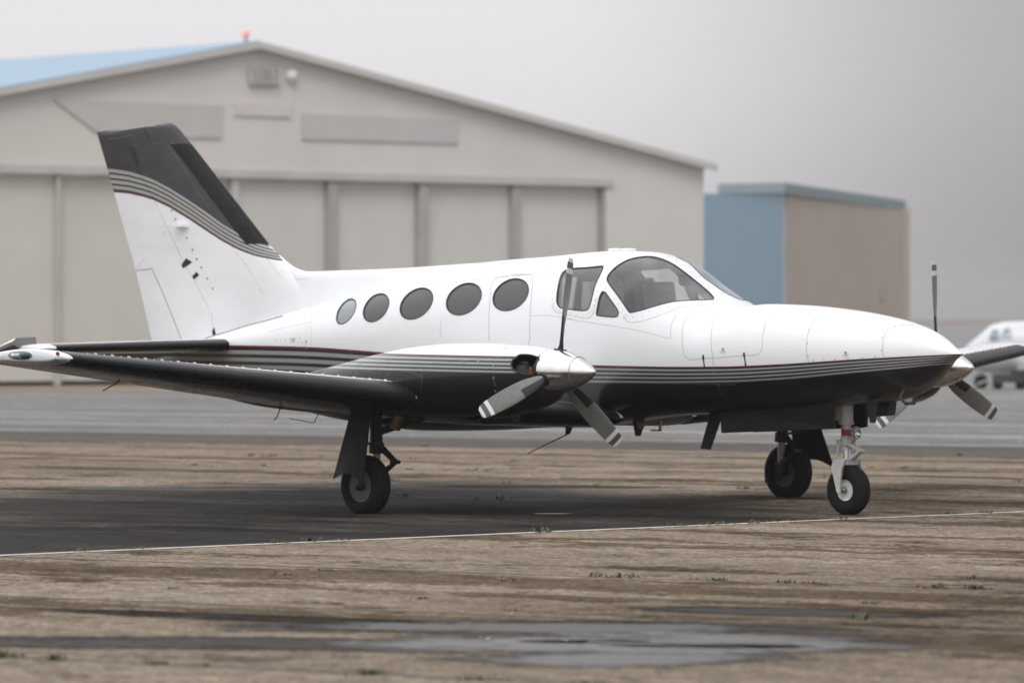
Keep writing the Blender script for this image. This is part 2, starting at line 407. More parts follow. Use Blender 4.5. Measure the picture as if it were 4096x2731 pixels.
# ------------------------------------------------------------------ ground, taxiway, lines, joints
A12 = rad(12); E1 = Vector((math.cos(A12), math.sin(A12), 0)); E2 = Vector((-math.sin(A12), math.cos(A12), 0))
def lane_pt(a, n, z=0.0): return E1 * a + E2 * n + Vector((0, 0, z))
def sheet(name, poly, mat, z, kind='structure', parent=None):
    o = mk(name, [Vector((p[0], p[1], z)) for p in poly], [tuple(range(len(poly)))], mat, parent, recalc=False, smooth=False)
    if o.data.polygons[0].normal.z < 0: o.data.flip_normals()
    if kind: o['kind'] = kind
    return o
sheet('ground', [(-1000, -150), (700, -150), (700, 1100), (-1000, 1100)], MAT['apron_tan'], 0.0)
def strip(name, a0, a1, n0, n1, mat, z, wob=0.0, step=1.5, seed=1):
    """a long sheet along the paving lanes with slightly ragged edges"""
    rnd = random.Random(seed); k = max(2, int((a1 - a0) / step)); v = []; f = []
    ph = rnd.random() * 9
    for i in range(k + 1):
        a = a0 + (a1 - a0) * i / k; w = wob * (math.sin(a * .31 + ph) + .6 * math.sin(a * .83 + ph * 2)) + wob * rnd.uniform(-.4, .4)
        v += [lane_pt(a, n0 + w, z), lane_pt(a, n1 + w + wob * rnd.uniform(-.3, .3), z)]
        if i: f.append((2*i-2, 2*i, 2*i+1, 2*i-1))
    o = mk(name, v, f, mat, None, recalc=False, smooth=False); o['kind'] = 'structure'; return o
strip('taxiway', -260, 240, 20.6, 47.5, MAT['apron_grey'], 0.004, wob=0.12, step=2)
strip('taxiway', -600, 600, 47.5, 700, MAT['apron_grey'], 0.005, wob=0.0, step=60)
strip('pavement_edge', -120, 110, 16.3, 20.7, MAT['apron_brown'], 0.003, wob=0.22, step=.8, seed=5)
for i, n in enumerate((31.7, 25.05)):
    strip('painted_line', -120, 90, n - .11, n + .11, MAT['line_paint'], 0.009, wob=0.04, step=3, seed=20 + i)
strip('painted_line', -45, -30.5, 28.55, 28.8, MAT['line_paint'], 0.009, wob=0.03, step=3, seed=24)
for i, n in enumerate((49.5, 45.0, 42.3, 40.1, 37.6, 35.1, 33.3, 29.3, 27.0, 23.6, 22.0)):
    strip('pavement_joint', -130, 100, n - .12 - .10 * (i % 3), n + .12, MAT['crack_seal'], 0.009, wob=0.14, step=2, seed=40 + i)
for i, (n, a0, a1) in enumerate(((14.2, -45, 40), (11.8, -30, 30), (8.4, -30, 30), (5.0, -26, 28), (-9.95, -6, 30), (-13.9, -2, 26), (-18.25, -2, 24), (1.4, -24, 20))):
    strip('pavement_joint', a0, a1, n - .022, n + .022, MAT['joint_tar'], 0.004, wob=0.035, step=.35, seed=60 + i)
strip('bare_soil', -95, -30, 50.5, 60, MAT['dry_soil'], 0.012, wob=0.25, step=2, seed=9)
# the stand line ahead of the nose wheel, parallel to the wings
def cross_line():
    rnd = random.Random(3); v = []; f = []; y0, y1 = -22.0, 26.0; k = 220
    for i in range(k + 1):
        y = y0 + (y1 - y0) * i / k; w = .012 * math.sin(y * 1.7) + rnd.uniform(-.008, .008)
        v += [Vector((0.615 + w, y, .004)), Vector((0.725 + w + rnd.uniform(-.012, .012), y, .004))]
        if i: f.append((2*i-2, 2*i-1, 2*i+1, 2*i))
    o = mk('painted_line', v, f, MAT['line_paint'], None, recalc=False, smooth=False)
    o['kind'] = 'structure'
cross_line()

# ------------------------------------------------------------------ hangar (gable front with sliding doors)
simple('hangar_cladding', (0.66, 0.64, 0.60), 0.6, var=0.05, vscale=0.35)
simple('hangar_door', (0.62, 0.60, 0.56), 0.6, var=0.05, vscale=0.5)
simple('hangar_post', (0.40, 0.39, 0.375), 0.6, var=0.08, vscale=1)
simple('hangar_header', (0.52, 0.505, 0.48), 0.6, var=0.08, vscale=1)
simple('roof_edge', (0.56, 0.545, 0.52), 0.6, var=0.06, vscale=1)
simple('blue_roof', (0.25, 0.35, 0.45), 0.6, var=0.06, vscale=0.5)
simple('sign_grey', (0.545, 0.525, 0.515), 0.6, var=0.05, vscale=1)
simple('sign_pink', (0.655, 0.60, 0.58), 0.6, var=0.05, vscale=1)
simple('vent_grey', (0.50, 0.49, 0.475), 0.6, var=0.2, vscale=3)
simple('lamp_white', (0.72, 0.72, 0.70), 0.4)
P0 = atz(0, 1546); P1 = atz(2420, 1521)
EF = (P1 - P0).normalized(); NF = Vector((EF.y, -EF.x, 0))          # NF faces the camera
def F(u, v, out=0.0): return atplane(u, v, P0 + NF * out, NF)
def fs(u, v):
    p = F(u, v); return (p - P0).dot(EF), p.z
def FP(s, z, out=0.0): return P0 + EF * s + NF * out + Vector((0, 0, z))
s_ap, z_ap = fs(1015, 185); s_re, z_re = fs(2815, 668); s_l, z_l = fs(-560, 470)
s_dr, z_dr = fs(2425, 752); s_dl = s_l + 0.8; z_dl = fs(0, 690)[1]
z_h = 0.5 * (z_dr + fs(1741, 738)[1])
def zh(s):      # door head height
    a, za = fs(0, 690); b, zb = fs(2425, 748)
    return za + (zb - za) * (s - a) / (b - a)
hangar = tag(empty('hangar', FP(s_ap, 0, 0)), 'large pale hangar with gable front and tall sliding doors behind the tail', 'hangar')
w = MB(); poly = [(s_l, 0), (s_l, z_l), (s_ap, z_ap), (s_re, z_re), (s_re, 0), (s_dr, 0), (s_dr, zh(s_dr)), (s_dl, zh(s_dl)), (s_dl, 0)]
w.prism([FP(s, z) for s, z in poly], -NF * 0.3)
DEP = 26.0
w.box(FP(s_l + .15, z_l / 2, -.3 - DEP / 2), (.3, DEP, z_l), Matrix((EF, NF, Vector((0, 0, 1)))).transposed())
w.box(FP(s_re - .15, z_re / 2, -.3 - DEP / 2), (.3, DEP, z_re), Matrix((EF, NF, Vector((0, 0, 1)))).transposed())
w.box(FP((s_l + s_re) / 2, min(z_l, z_re) / 2, -.5 - DEP), (s_re - s_l, .3, min(z_l, z_re)), Matrix((EF, NF, Vector((0, 0, 1)))).transposed())
w.build('wall', MAT['hangar_cladding'], hangar, smooth=False)
r = MB()
for (sa, za), (sb, zb) in (((s_ap, z_ap), (s_re, z_re)), ((s_l, z_l), (s_ap, z_ap))):
    e = 0.25 if sb == s_re else 0.0
    d = Vector((sb - sa, zb - za)).normalized()
    sb2, zb2 = sb + d.x * e, zb + d.y * e
    a, b = FP(sa, za + .004, .22), FP(sb2, zb2 + .004, .22)
    MB().prism([a, b, b + Vector((0, 0, .12)), a + Vector((0, 0, .12))], -NF * (DEP + 1)).build('roof', MAT['roof_edge' if sb == s_re else 'blue_roof'], hangar, smooth=False)
    a, b = a + NF * .07 - Vector((0, 0, .07)), b + NF * .07 - Vector((0, 0, .07))
    MB().prism([a, b, b + Vector((0, 0, .15)), a + Vector((0, 0, .15))], -NF * .06).build('fascia', MAT['roof_edge'], hangar, smooth=False)
# header beam
m = MB(); h0, h1 = FP(s_dl, zh(s_dl) + .004, .06), FP(s_dr + .2, zh(s_dr + .2) + .004, .06)
m.prism([h0, h1, h1 + Vector((0, 0, .2)), h0 + Vector((0, 0, .2))], -NF * .2); m.build('door_header', MAT['hangar_header'], hangar, smooth=False)
posts = [(-480, .10), (238, .08), (945, .18), (1335, .26), (1700, .27), (2070, .25), (2425, .15)]
sp = [fs(u, 1100)[0] for u, _ in posts]
for (u, wd), s in zip(posts, sp):
    z = zh(s) - .01
    mm = MAT['hangar_post'] if u > 1000 else MAT['hangar_header']
    MB().box(FP(s, z / 2 + .01, -.12), (wd, .2, z - .02), Matrix((EF, NF, Vector((0, 0, 1)))).transposed()).build('door_post', mm, hangar, smooth=False)
for i in range(len(sp) - 1):
    a = sp[i] + posts[i][1] / 2 + .01; c = sp[i + 1] - posts[i + 1][1] / 2 - .01
    n = int((c - a) / 0.0375); v = []; f = []
    back_ = -.20 - .03 * (i % 2)
    for k in range(n + 1):
        s = a + (c - a) * k / n; o_ = back_ + (.010 if (k % 4) in (1, 2) else 0)
        v += [FP(s, .12, o_), FP(s, zh(s) - .01, o_)]
        if k: f.append((2*k-2, 2*k, 2*k+1, 2*k-1))
    mk('door_panel', v, f, MAT['hangar_door'], hangar, recalc=False, smooth=False)
for nm, pts, mt in (('sign_band', [ZA(245, 455), ZA(1030, 485), ZA(1020, 635), ZA(470, 625)], 'sign_grey'), ('sign_band', [(1210, 453), (1837, 479), (1833, 575), (1210, 557)], 'sign_grey'),
                    ('emblem_panel', [(940, 409), (1167, 418), (1165, 470), (938, 462)], 'sign_pink')):
    MB().prism([F(u, v, .05) for u, v in pts], -NF * .046).build(nm, MAT[mt], hangar, smooth=False)
v_ = MB()
for k in range(6):
    p = F(1004 + k * 21, 304, .09); v_.box(p, (.09, .12, .42), Matrix((EF, NF, Vector((0, 0, 1)))).transposed())
v_.box(F(1060, 304, .03), (.86, .05, .50), Matrix((EF, NF, Vector((0, 0, 1)))).transposed()); v_.build('gable_vent', MAT['vent_grey'], hangar, smooth=False)
MB().lathe([(0, .17), (.08, .17), (.16, .12), (.20, .02)], F(1162, 305, .0), NF, 16).build('flood_lamp', MAT['lamp_white'], hangar)
t = NT('red_beacon'); t.pbr((.75, .35, .35), .4, emit=(1, .6, .6), estr=.2); MAT['red_beacon'] = t.m
bm_ = MB().lathe([(0, .05), (.12, .05)], FP(s_ap - .1, z_ap + .12, -.2), (0, 0, 1), 12).build('beacon_base', MAT['vent_grey'], hangar)
MB().lathe([(0, .10), (.08, .11), (.15, .08), (.19, .02)], FP(s_ap - .1, z_ap + .24, -.2), (0, 0, 1), 14).build('beacon', MAT['red_beacon'], hangar)

# second building: blue annex and tan hall
simple('tan_wall', (0.46, 0.395, 0.33), 0.7, var=0.06, vscale=0.4)
simple('blue_wall', (0.165, 0.265, 0.335), 0.6, var=0.06, vscale=0.4)
simple('slate_roof', (0.24, 0.30, 0.325), 0.6, var=0.08, vscale=0.5)
def at_dist(u, d):
    q = ray(u, 1256); q = Vector((q.x, q.y, 0)).normalized(); p = CAM + q * d; return Vector((p.x, p.y, 0))
def z_at(v, d): return CAM.z + (1256.4 - v) / FPX * d
A = at_dist(2800, 172); B = at_dist(3140, 158); Cc = at_dist(3615, 176)
hall = tag(empty('building', B), 'far tan hall with blue end wall and slate roof right of the hangar', 'building')
bz = z_at(775, 158); cz = z_at(835, 176); az = z_at(775, 172)
back1 = (Cc - B) * .5 + (A - B)
m = MB()
def wallquad(p, q, zp, zq, th, mat, name):
    n = (q - p).cross(Vector((0, 0, 1))).normalized(); n = n if n.dot(CAM - p) > 0 else -n
    return MB().prism([p, q, q + Vector((0, 0, zq)), p + Vector((0, 0, zp))], -n * th).build(name, MAT[mat], hall, smooth=False)
wallquad(B, Cc, bz, cz, .05, 'tan_wall', 'tan_wall')
wallquad(A, B, az, bz, .05, 'blue_wall', 'blue_wall')
wallquad(Cc, B + back1, cz, bz, .3, 'tan_wall', 'back_wall')
ov = .35
rp = [A + (A - B).normalized() * -3.2 + Vector((0, 0, z_at(778, 170))), B + (B - A).normalized() * ov + (B - Cc).normalized() * ov + Vector((0, 0, bz)), Cc + (Cc - B).normalized() * ov + Vector((0, 0, cz - .05)), B + back1 + Vector((0, 0, bz))]
MB().prism(rp, Vector((0, 0, .32))).build('roof', MAT['slate_roof'], hall, smooth=False)
pn = (Cc - B).cross(Vector((0, 0, 1))).normalized(); pn = pn if pn.dot(CAM - B) > 0 else -pn
MB().box(atplane(3532, 1165, B + pn * .05, pn), (.42, .1, .55), Matrix(((Cc - B).normalized(), pn, Vector((0, 0, 1)))).transposed()).build('window', MAT['hangar_post'], hall, smooth=False)

# thin mist over the airfield
def mist():
    m = bpy.data.materials.new('mist'); m.use_nodes = True; nt = m.node_tree; nt.nodes.clear()
    v = nt.nodes.new('ShaderNodeVolumePrincipled'); v.inputs['Color'].default_value = (0.80, 0.79, 0.79, 1); v.inputs['Density'].default_value = 0.00035
    v.inputs['Anisotropy'].default_value = 0.0
    o = nt.nodes.new('ShaderNodeOutputMaterial'); nt.links.new(v.outputs[0], o.inputs['Volume'])
    h = MB().box((-150, 475, 5.5), (1720, 1270, 13)).build('haze', m, None, smooth=False); h['kind'] = 'stuff'
mist()

# ------------------------------------------------------------------ the twin-engined aircraft
plane = tag(empty('airplane', (0, 0, 0)), 'white and charcoal twin propeller airplane parked on the apron', 'airplane')

FX = [1.282,1.25,1.15,1.0,.75,.4,0,-.5,-.9,-1.15,-1.4,-1.75,-2.05,-2.4,-2.8,-3.5,-4.4,-5.2,-6,-7,-8,-8.6,-9.2]
FWD = [.008,.035,.105,.20,.325,.455,.54,.595,.625,.645,.665,.69,.71,.725,.735,.74,.74,.725,.66,.5,.30,.19,.09]
FZC = [1.393,1.39,1.385,1.38,1.37,1.36,1.35,1.34,1.34,1.34,1.35,1.37,1.38,1.39,1.40,1.41,1.42,1.42,1.42,1.42,1.42,1.40,1.33]
FZT = [1.396,1.41,1.472,1.556,1.645,1.715,1.767,1.806,1.817,1.785,1.856,2.034,2.208,2.289,2.297,2.259,2.209,2.083,1.933,1.758,1.565,1.455,1.385]
FZB = [1.39,1.373,1.314,1.178,1.032,.967,.939,.905,.883,.869,.855,.839,.818,.783,.737,.702,.656,.64,.69,.812,1.012,1.13,1.257]
FNU = [2,2,2,2,2.05,2.1,2.2,2.3,2.3,2.3,2.3,2.3,2.3,2.3,2.3,2.3,2.3,2.3,2.2,2.1,2,2,2]
FNL = [2,2,2,2,2,2.1,2.2,2.4,2.5,2.5,2.5,2.5,2.5,2.6,2.6,2.6,2.6,2.6,2.4,2.2,2,2,2]
def body_rings(xs, tabs, n, cy=0.0, inset=0.0):
    X, Wd, ZC, ZT, ZB, NU, NL = tabs
    g = lambda y: pchip(X, y, xs)
    w_, zc, zt, zb, nu, nl = (g(q) for q in (Wd, ZC, ZT, ZB, NU, NL))
    w_, zt, zb = w_ - inset, zt - inset, zb + inset
    rings = []
    for i, x in enumerate(xs):
        ring = []
        for k in range(n):
            a = 2 * math.pi * k / n; c, s = math.cos(a), math.sin(a); e = 2 / (nu[i] if c >= 0 else nl[i])
            y = w_[i] * math.copysign(abs(s) ** e, s); z = zc[i] + ((zt[i] - zc[i]) if c >= 0 else (zc[i] - zb[i])) * math.copysign(abs(c) ** e, c)
            ring.append(Vector((x, cy + y, z)))
        rings.append(ring)
    return rings
FTAB = (FX, FWD, FZC, FZT, FZB, FNU, FNL)
xs_f = np.concatenate([np.linspace(1.28, 0.9, 22), np.linspace(0.86, -9.2, 250)])
v, f = loft(body_rings(xs_f, FTAB, 112))
outer = (v, f)
BV = BVHTree.FromPolygons([tuple(p) for p in v], f)
def hit(u, v, bv=None):
    d = ray(u, v).normalized(); h = (bv or BV).ray_cast(CAM, d)
    if h[0] is None: raise RuntimeError('sightline %s,%s misses' % (u, v))
    n = h[1]; n = n if n.dot(d) < 0 else -n
    return h[0], n
def mir(p): return Vector((p.x, -p.y, p.z))
# fuselage: outer skin and cabin lining as one hollow shell
vi, fi = loft(body_rings(np.linspace(-0.95, -6.0, 70), FTAB, 64, inset=0.03))
def oriented(v, f, flip):
    bm = bmesh.new(); vs_ = [bm.verts.new(p) for p in v]
    for q in f: bm.faces.new([vs_[i] for i in q])
    bmesh.ops.recalc_face_normals(bm, faces=bm.faces)
    if flip: bmesh.ops.reverse_faces(bm, faces=bm.faces)
    bm.verts.index_update(); out = [tuple(x.index for x in q.verts) for q in bm.faces]; bm.free(); return out
fo = oriented(*outer, False); fin_ = oriented(vi, fi, True)
nv = len(outer[0])
fus = mk('fuselage', outer[0] + vi, fo + [tuple(i + nv for i in q) for q in fin_], [MAT['livery'], MAT['interior']], plane, recalc=False,
         matidx=[0] * len(fo) + [1] * len(fin_))

def spline(pts, per=6, closed=True):
    n = len(pts); out = []
    for i in range(n if closed else n - 1):
        p0, p1, p2, p3 = (pts[(i + j) % n] if closed else pts[min(max(i + j, 0), n - 1)] for j in (-1, 0, 1, 2))
        for k in range(per):
            t_ = k / per
            out.append(tuple(0.5 * ((2 * b) + (-a + c) * t_ + (2 * a - 5 * b + 4 * c - d) * t_ ** 2 + (-a + 3 * b - 3 * c + d) * t_ ** 3) for a, b, c, d in zip(p0, p1, p2, p3)))
    if not closed: out.append(tuple(pts[-1]))
    return out
def ellipse(cx, cy, ax, ay, sxy, n=40):
    # ellipse from its bounding half-extents and shear
    L11 = ax; L21 = sxy / ax; L22 = math.sqrt(max(ay * ay - L21 * L21, 1e-6))
    return [(cx + L11 * math.cos(a), cy - (L21 * math.cos(a) + L22 * math.sin(a))) for a in (2 * math.pi * k / n for k in range(n))]
def pane_points(outline, rings=6):
    c = (sum(p[0] for p in outline) / len(outline), sum(p[1] for p in outline) / len(outline))
    P, N, f = [], [], []
    h = hit(*c); P.append(h[0]); N.append(h[1]); n = len(outline)
    for r_ in range(1, rings + 1):
        q = r_ / rings
        for u, v in outline:
            h = hit(c[0] + (u - c[0]) * q, c[1] + (v - c[1]) * q); P.append(h[0]); N.append(h[1])
    for k in range(n): f.append((0, 1 + k, 1 + (k + 1) % n))
    for r_ in range(rings - 1):
        a, b_ = 1 + r_ * n, 1 + (r_ + 1) * n
        for k in range(n): f.append((a + k, b_ + k, b_ + (k + 1) % n, a + (k + 1) % n))
    return P, N, f, n
cutters = []; deferred = []
def window(name, outline, mat, inset=0.008, both=True, seal=0.006, label=None, up=.10, down=.12):
    P, N, f, n = pane_points(outline)
    avg = sum(N, Vector()) .normalized()
    edge = P[-n:]; edn = N[-n:]
    for s in ((1, -1) if both else (1,)):
        tr = (lambda p: p) if s == 1 else mir
        a = tr(avg)
        poly = [tr(p) + a * up for p in edge]
        q = MB().prism(poly, -a * (up + down)); cutters.append((q.v, q.f))
        Q = [tr(p) for p in P]; k0 = f[len(f) // 2]; fn = (Q[k0[1]] - Q[k0[0]]).cross(Q[k0[2]] - Q[k0[1]])
        ff = f if fn.dot(tr(N[k0[0]])) > 0 else [tuple(reversed(q_)) for q_ in f]
        deferred.append((name, [tr(p) - tr(nn) * inset for p, nn in zip(P, N)], ff, mat, [tr(p) - tr(nn) * .001 for p, nn in zip(edge, edn)], seal, label))
E_W = [(1848, 448, 140, 126, 5040), (1481, 482, 138, 125, 5000), (1109, 518, 129, 123, 5650), (793, 550, 101, 111, 4100), (559, 579, 77, 99, 3960)]
for k, (cx, cy, ax, ay, sh) in enumerate(E_W):
    window('cabin_window', [Z2(*p) for p in ellipse(cx, cy, ax, ay, sh)], 'tinted_pane' if k < 4 else 'pale_pane', 0.007, label=None if k < 4 else 'small pale rearmost oval cabin window')
O_REAR = [(690,255),(560,268),(440,275),(375,288),(330,325),(305,400),(290,480),(283,560),(292,600),(315,627),(345,633),(420,645),(500,655),(545,652),(570,635),(585,600),(600,540),(625,440),(655,370),(692,295),(697,268)]
O_TRI = [(690,488),(715,490),(740,520),(790,590),(830,650),(835,690),(815,710),(760,710),(690,703),(645,695),(640,670),(650,610),(665,540)]
O_SIDE = [(735,375),(752,328),(800,275),(870,225),(950,190),(1050,172),(1150,172),(1250,200),(1340,245),(1450,325),(1550,405),(1640,480),(1685,530),(1688,552),(1660,557),(1580,560),(1450,565),(1330,575),(1200,605),(1080,640),(1000,662),(945,672),(930,662),(880,590),(820,505),(760,425)]
for nm, O in (('side_window', O_REAR), ('vent_window', O_TRI), ('windshield', O_SIDE)):
    window(nm, [Z3(*p) for p in spline(O, 3)], 'cockpit_glass', 0.006, up=.40 if nm == 'windshield' else .10, down=.24 if nm == 'windshield' else .14)
for grp in (cutters[0:12], cutters[12:14], cutters[14:15], cutters[15:16]): cut(fus, grp, MAT['seal'])
co = coords(fus.data)
MLX = [1.282,1.1,.8,.5,-.314,-.9,-1.5,-1.95,-2.54,-3.6,-4.94,-5.53,-6.16,-6.6,-7.5,-9.2]
MLZ = [1.3925,1.383,1.366,1.348,1.298,1.276,1.270,1.273,1.280,1.318,1.370,1.397,1.420,1.426,1.43,1.43]
PRX = [1.28,.7,-.3,-1.5,-2.5,-5,-6.2,-9.2]; PRZ = [.017,.0245,.031,.034,.037,.062,.070,.070]
set_attr(fus.data, 's', (pchip(MLX, MLZ, co[:, 0]) - co[:, 2]) / pchip(PRX, PRZ, co[:, 0]))
for nm, P, f, mt, edge, sl, lb in deferred:
    o = mk(nm, P, f, MAT[mt], fus, recalc=False, sharp=0)
    if lb: o['label'] = lb
    MB().tube(edge, sl, 6, closed=True).build('window_seal', MAT['seal'], fus)

# seams, fasteners and small fittings follow the skin
def on_skin(pts, lift=0.0008, bv=None, per=5):
    out = []
    for p in (spline(pts, per, closed=False) if per > 1 else pts):
        try: h = hit(*p, bv)
        except RuntimeError: continue
        out.append(h[0] + h[1] * lift)
    return out
def seam(pts, parent=fus, r=0.0022, bv=None, both=True, name='panel_seam', mat='seam', per=5):
    L = on_skin(pts, 0.0, bv, per)
    if len(L) < 2: return
    MB().tube(L, r, 4).build(name, MAT[mat], parent)
    if both: MB().tube([mir(p) for p in L], r, 4).build(name, MAT[mat], parent)
q3 = lambda L: [Z3(*p) for p in L]
q2 = lambda L: [Z2(*p) for p in L]
q4 = lambda L: [Z4(*p) for p in L]
seam(q2([(1680,815),(1676,700),(1680,560),(1690,430),(1705,360),(1740,318),(1800,305),(1900,298),(1985,292),(2012,305),(2022,340),(2015,430),(2003,560),(1998,700),(1998,790),(1985,840)]))
seam(q2([(2200,268),(2000,285),(1700,318),(1400,350),(1100,385),(870,418),(600,470),(420,510)]), r=.0015)
seam(q2([(2010,616),(2140,610),(2330,640)]), r=.0015)
seam(q3([(380,730),(600,765),(800,795),(1000,830),(1200,880),(1305,907)]), r=.0015)
seam(q3([(1305,907),(1308,800),(1330,740),(1360,690)]), r=.0015)
seam(q3([(1520,640),(1460,690),(1425,760),(1410,850),(1410,950),(1425,1040),(1455,1080),(1500,1092),(1680,1078),(1900,1062),(2060,1050),(2105,1030),(2125,980),(2132,880),(2150,790),(2185,720),(2235,685)]), r=.0018)
seam(q3([(1708,720),(1680,790),(1670,880),(1670,980),(1684,1080),(1690,1180),(1715,1270),(1750,1380),(1800,1470)]), r=.002)
seam(q4([(770,503),(700,560),(655,640),(638,740),(642,820),(655,875)]), r=.0018)
seam(q4([(1480,583),(1380,590),(1320,605),(1270,635),(1245,690),(1236,760),(1243,840)]), r=.0018)
seam(q2([(1300,652),(1298,720),(1298,780)]), r=.0012)
seam(q2([(285,560),(286,700),(285,850)]), r=.0012)
seam(q2([(-60,740),(100,700),(280,665)]), r=.0012)
seam(q3([(240,590),(255,640),(290,670),(400,695),(500,715),(560,720),(600,700),(620,640),(640,540)]), r=.0018)
seam(q3([(880,700),(905,740),(940,758),(1000,757),(1080,740),(1200,700),(1300,660),(1400,625),(1560,605),(1700,598)]), r=.0018)
for L in ([(1130,1264),(1060,1284),(990,1302),(924,1323),(850,1345),(745,1378)],):
    seam(L, fus, .007, None, True, 'fin_gap', 'black_matt', per=3)
riv = MB()
def rivets(pts, r=.0045, both=True, bv=None):
    for p in pts:
        try: h = hit(*p, bv)
        except RuntimeError: continue
        for s in ((1, -1) if both else (1,)):
            tr = (lambda q: q) if s == 1 else mir
            riv.lathe([(0, r), (.0012, r)], tr(h[0]), tr(h[1]), 6)
def ringpts(O, k, n):
    c = (sum(p[0] for p in O) / len(O), sum(p[1] for p in O) / len(O)); S = spline(O, 8); m_ = len(S)
    out = []
    for i in range(n):
        p = S[int(i * m_ / n)]; d = math.hypot(p[0] - c[0], p[1] - c[1]); out.append(Z3(p[0] + (p[0] - c[0]) / d * k, p[1] + (p[1] - c[1]) / d * k))
    return out
rivets(ringpts(O_SIDE, 40, 46)); rivets(ringpts(O_REAR, 38, 34)); rivets(ringpts(O_SIDE, 72, 30))
rivets([Z4(*p) for p in ((660,628),(645,732),(652,828),(692,866),(775,862),(862,858),(965,851),(1075,845),(1175,838),(1226,785),(1229,689),(1269,623),(1384,583),(1325,595),(842,480),(772,503),(710,547),(1467,592),(1340,606))], .006)
rivets([Z2(*p) for p in ((92,350),(86,386),(248,367),(244,404),(242,440),(240,475),(238,515),(118,537),(10,805),(45,803),(82,800),(118,796),(156,792),(195,790),(212,822))], .006)
for cx, cy, ax, ay, sh in E_W: rivets([Z2(*p) for p in ellipse(cx, cy, ax * 1.13, ay * 1.14, sh * 1.28, 20)], .003)
fine = MB()
for x in (-3.15, -3.20, -3.78, -4.42, -5.02, -5.56, -6.25, -6.30, -7.0, -7.6):
    zt_, zb_ = float(pchip(FX, FZT, [x])[0]), float(pchip(FX, FZB, [x])[0]); z = zb_ + .1
    while z < zt_ - .06:
        for sd in (-1, 1):
            h = BV.ray_cast(Vector((x, sd * 3, z)), Vector((0, -sd, 0)))
            if h[0] is not None:
                n = h[1] if h[1].y * sd > 0 else -h[1]; fine.lathe([(0, .0035), (.0009, .003)], h[0], n, 5)
        z += .032
for zz, xa, xb in ((1.50, -3.0, -8.2), (2.05, -3.1, -5.0), (1.62, -.9, 0.4), (1.12, -.8, -5.4)):
    x = xa; sg = 1 if xb > xa else -1
    while (xb - x) * sg > 0:
        for sd in (-1, 1):
            h = BV.ray_cast(Vector((x, sd * 3, zz)), Vector((0, -sd, 0)))
            if h[0] is not None: fine.lathe([(0, .0035), (.0009, .003)], h[0], h[1] if h[1].y * sd > 0 else -h[1], 5)
        x += .035 * sg
simple('rivet_pale', (0.50, 0.505, 0.515), 0.5)
fr_ = fine.build('flush_rivet', MAT['rivet_pale'], fus); fr_['kind'] = 'stuff'
rv = riv.build('rivet', MAT['rivet_metal'], fus); rv['kind'] = 'stuff'
# nose locker hinges, latches
for a, b_ in (((1596, 1052), (1610, 1168)), ((1962, 1030), (1978, 1140))):
    h0, h1 = hit(*Z3(*a)), hit(*Z3(*b_))
    for tr in ((lambda q: q), mir):
        p, q, n = tr(h0[0]), tr(h1[0]), tr(h0[1])
        d = (q - p); mm = Matrix((n.cross(d.normalized()), n, d.normalized())).transposed()
        MB().box((p + q) / 2, (.014, .006, d.length), mm).box(p + d * .2, (.020, .010, .03), mm).box(q, (.018, .008, .012), mm).build('locker_hinge', MAT['black_matt'], fus, smooth=False)
for a in (Z3(1774, 998), Z4(946, 805), Z2(245, 815), Z2(245, 860)):
    h = hit(*a)
    for tr in ((lambda q: q), mir):
        MB().lathe([(0, .013), (.003, .013), (.004, .008)], tr(h[0]), tr(h[1]), 12).build('latch', MAT['dull_metal'], fus)
def lettering(txt, u, v, width_px, mat, name):
    h = hit(u, v); hr = hit(u + width_px / 2, v - width_px * .03); hl = hit(u - width_px / 2, v + width_px * .03)
    ex = (hr[0] - hl[0]); wid = ex.length; ex.normalize(); n = (h[1] - ex * h[1].dot(ex)).normalized(); ey = n.cross(ex)
    cu = bpy.data.curves.new(name, 'FONT'); cu.body = txt; cu.align_x = 'CENTER'; cu.align_y = 'CENTER'; cu.size = 1.0
    ob = bpy.data.objects.new('tmp', cu); COL.objects.link(ob)
    dg = bpy.context.evaluated_depsgraph_get(); dg.update(); me = bpy.data.meshes.new_from_object(ob.evaluated_get(dg)); bpy.data.objects.remove(ob); bpy.data.curves.remove(cu)
    c = coords(me); k = wid / max(1e-6, (c[:, 0].max() - c[:, 0].min()))
    me.transform(Matrix.Translation(h[0] + n * .0025) @ (Matrix((ex, ey, n)).transposed().to_4x4()) @ Matrix.Scale(k, 4))
    me.materials.append(MAT[mat]); me.name = name
    o = bpy.data.objects.new(name, me); COL.objects.link(o); o.parent = fus
lettering('EMERGENCY EXIT', *Z2(1895, 288), 49, 'red_ink', 'lettering')
lettering('SECURE PRIOR\nTO FLIGHT', *Z3(1776, 1026), 24, 'ink', 'lettering')
lettering('SECURE PRIOR\nTO FLIGHT', *Z4(947, 828), 24, 'ink', 'lettering')
lettering('LOCKER\nDOOR', *Z2(140, 806), 18, 'ink', 'lettering')
for x in (-2.64, -2.80):      # roof antenna pads
    zt_ = float(pchip(FX, FZT, [x])[0])
    MB().lathe([(0, .072), (.02, .074), (.030, .062), (.034, .02)], (x, 0, zt_ - .008), (0, 0, 1), 20).build('antenna_pad', MAT['white_paint'], fus)

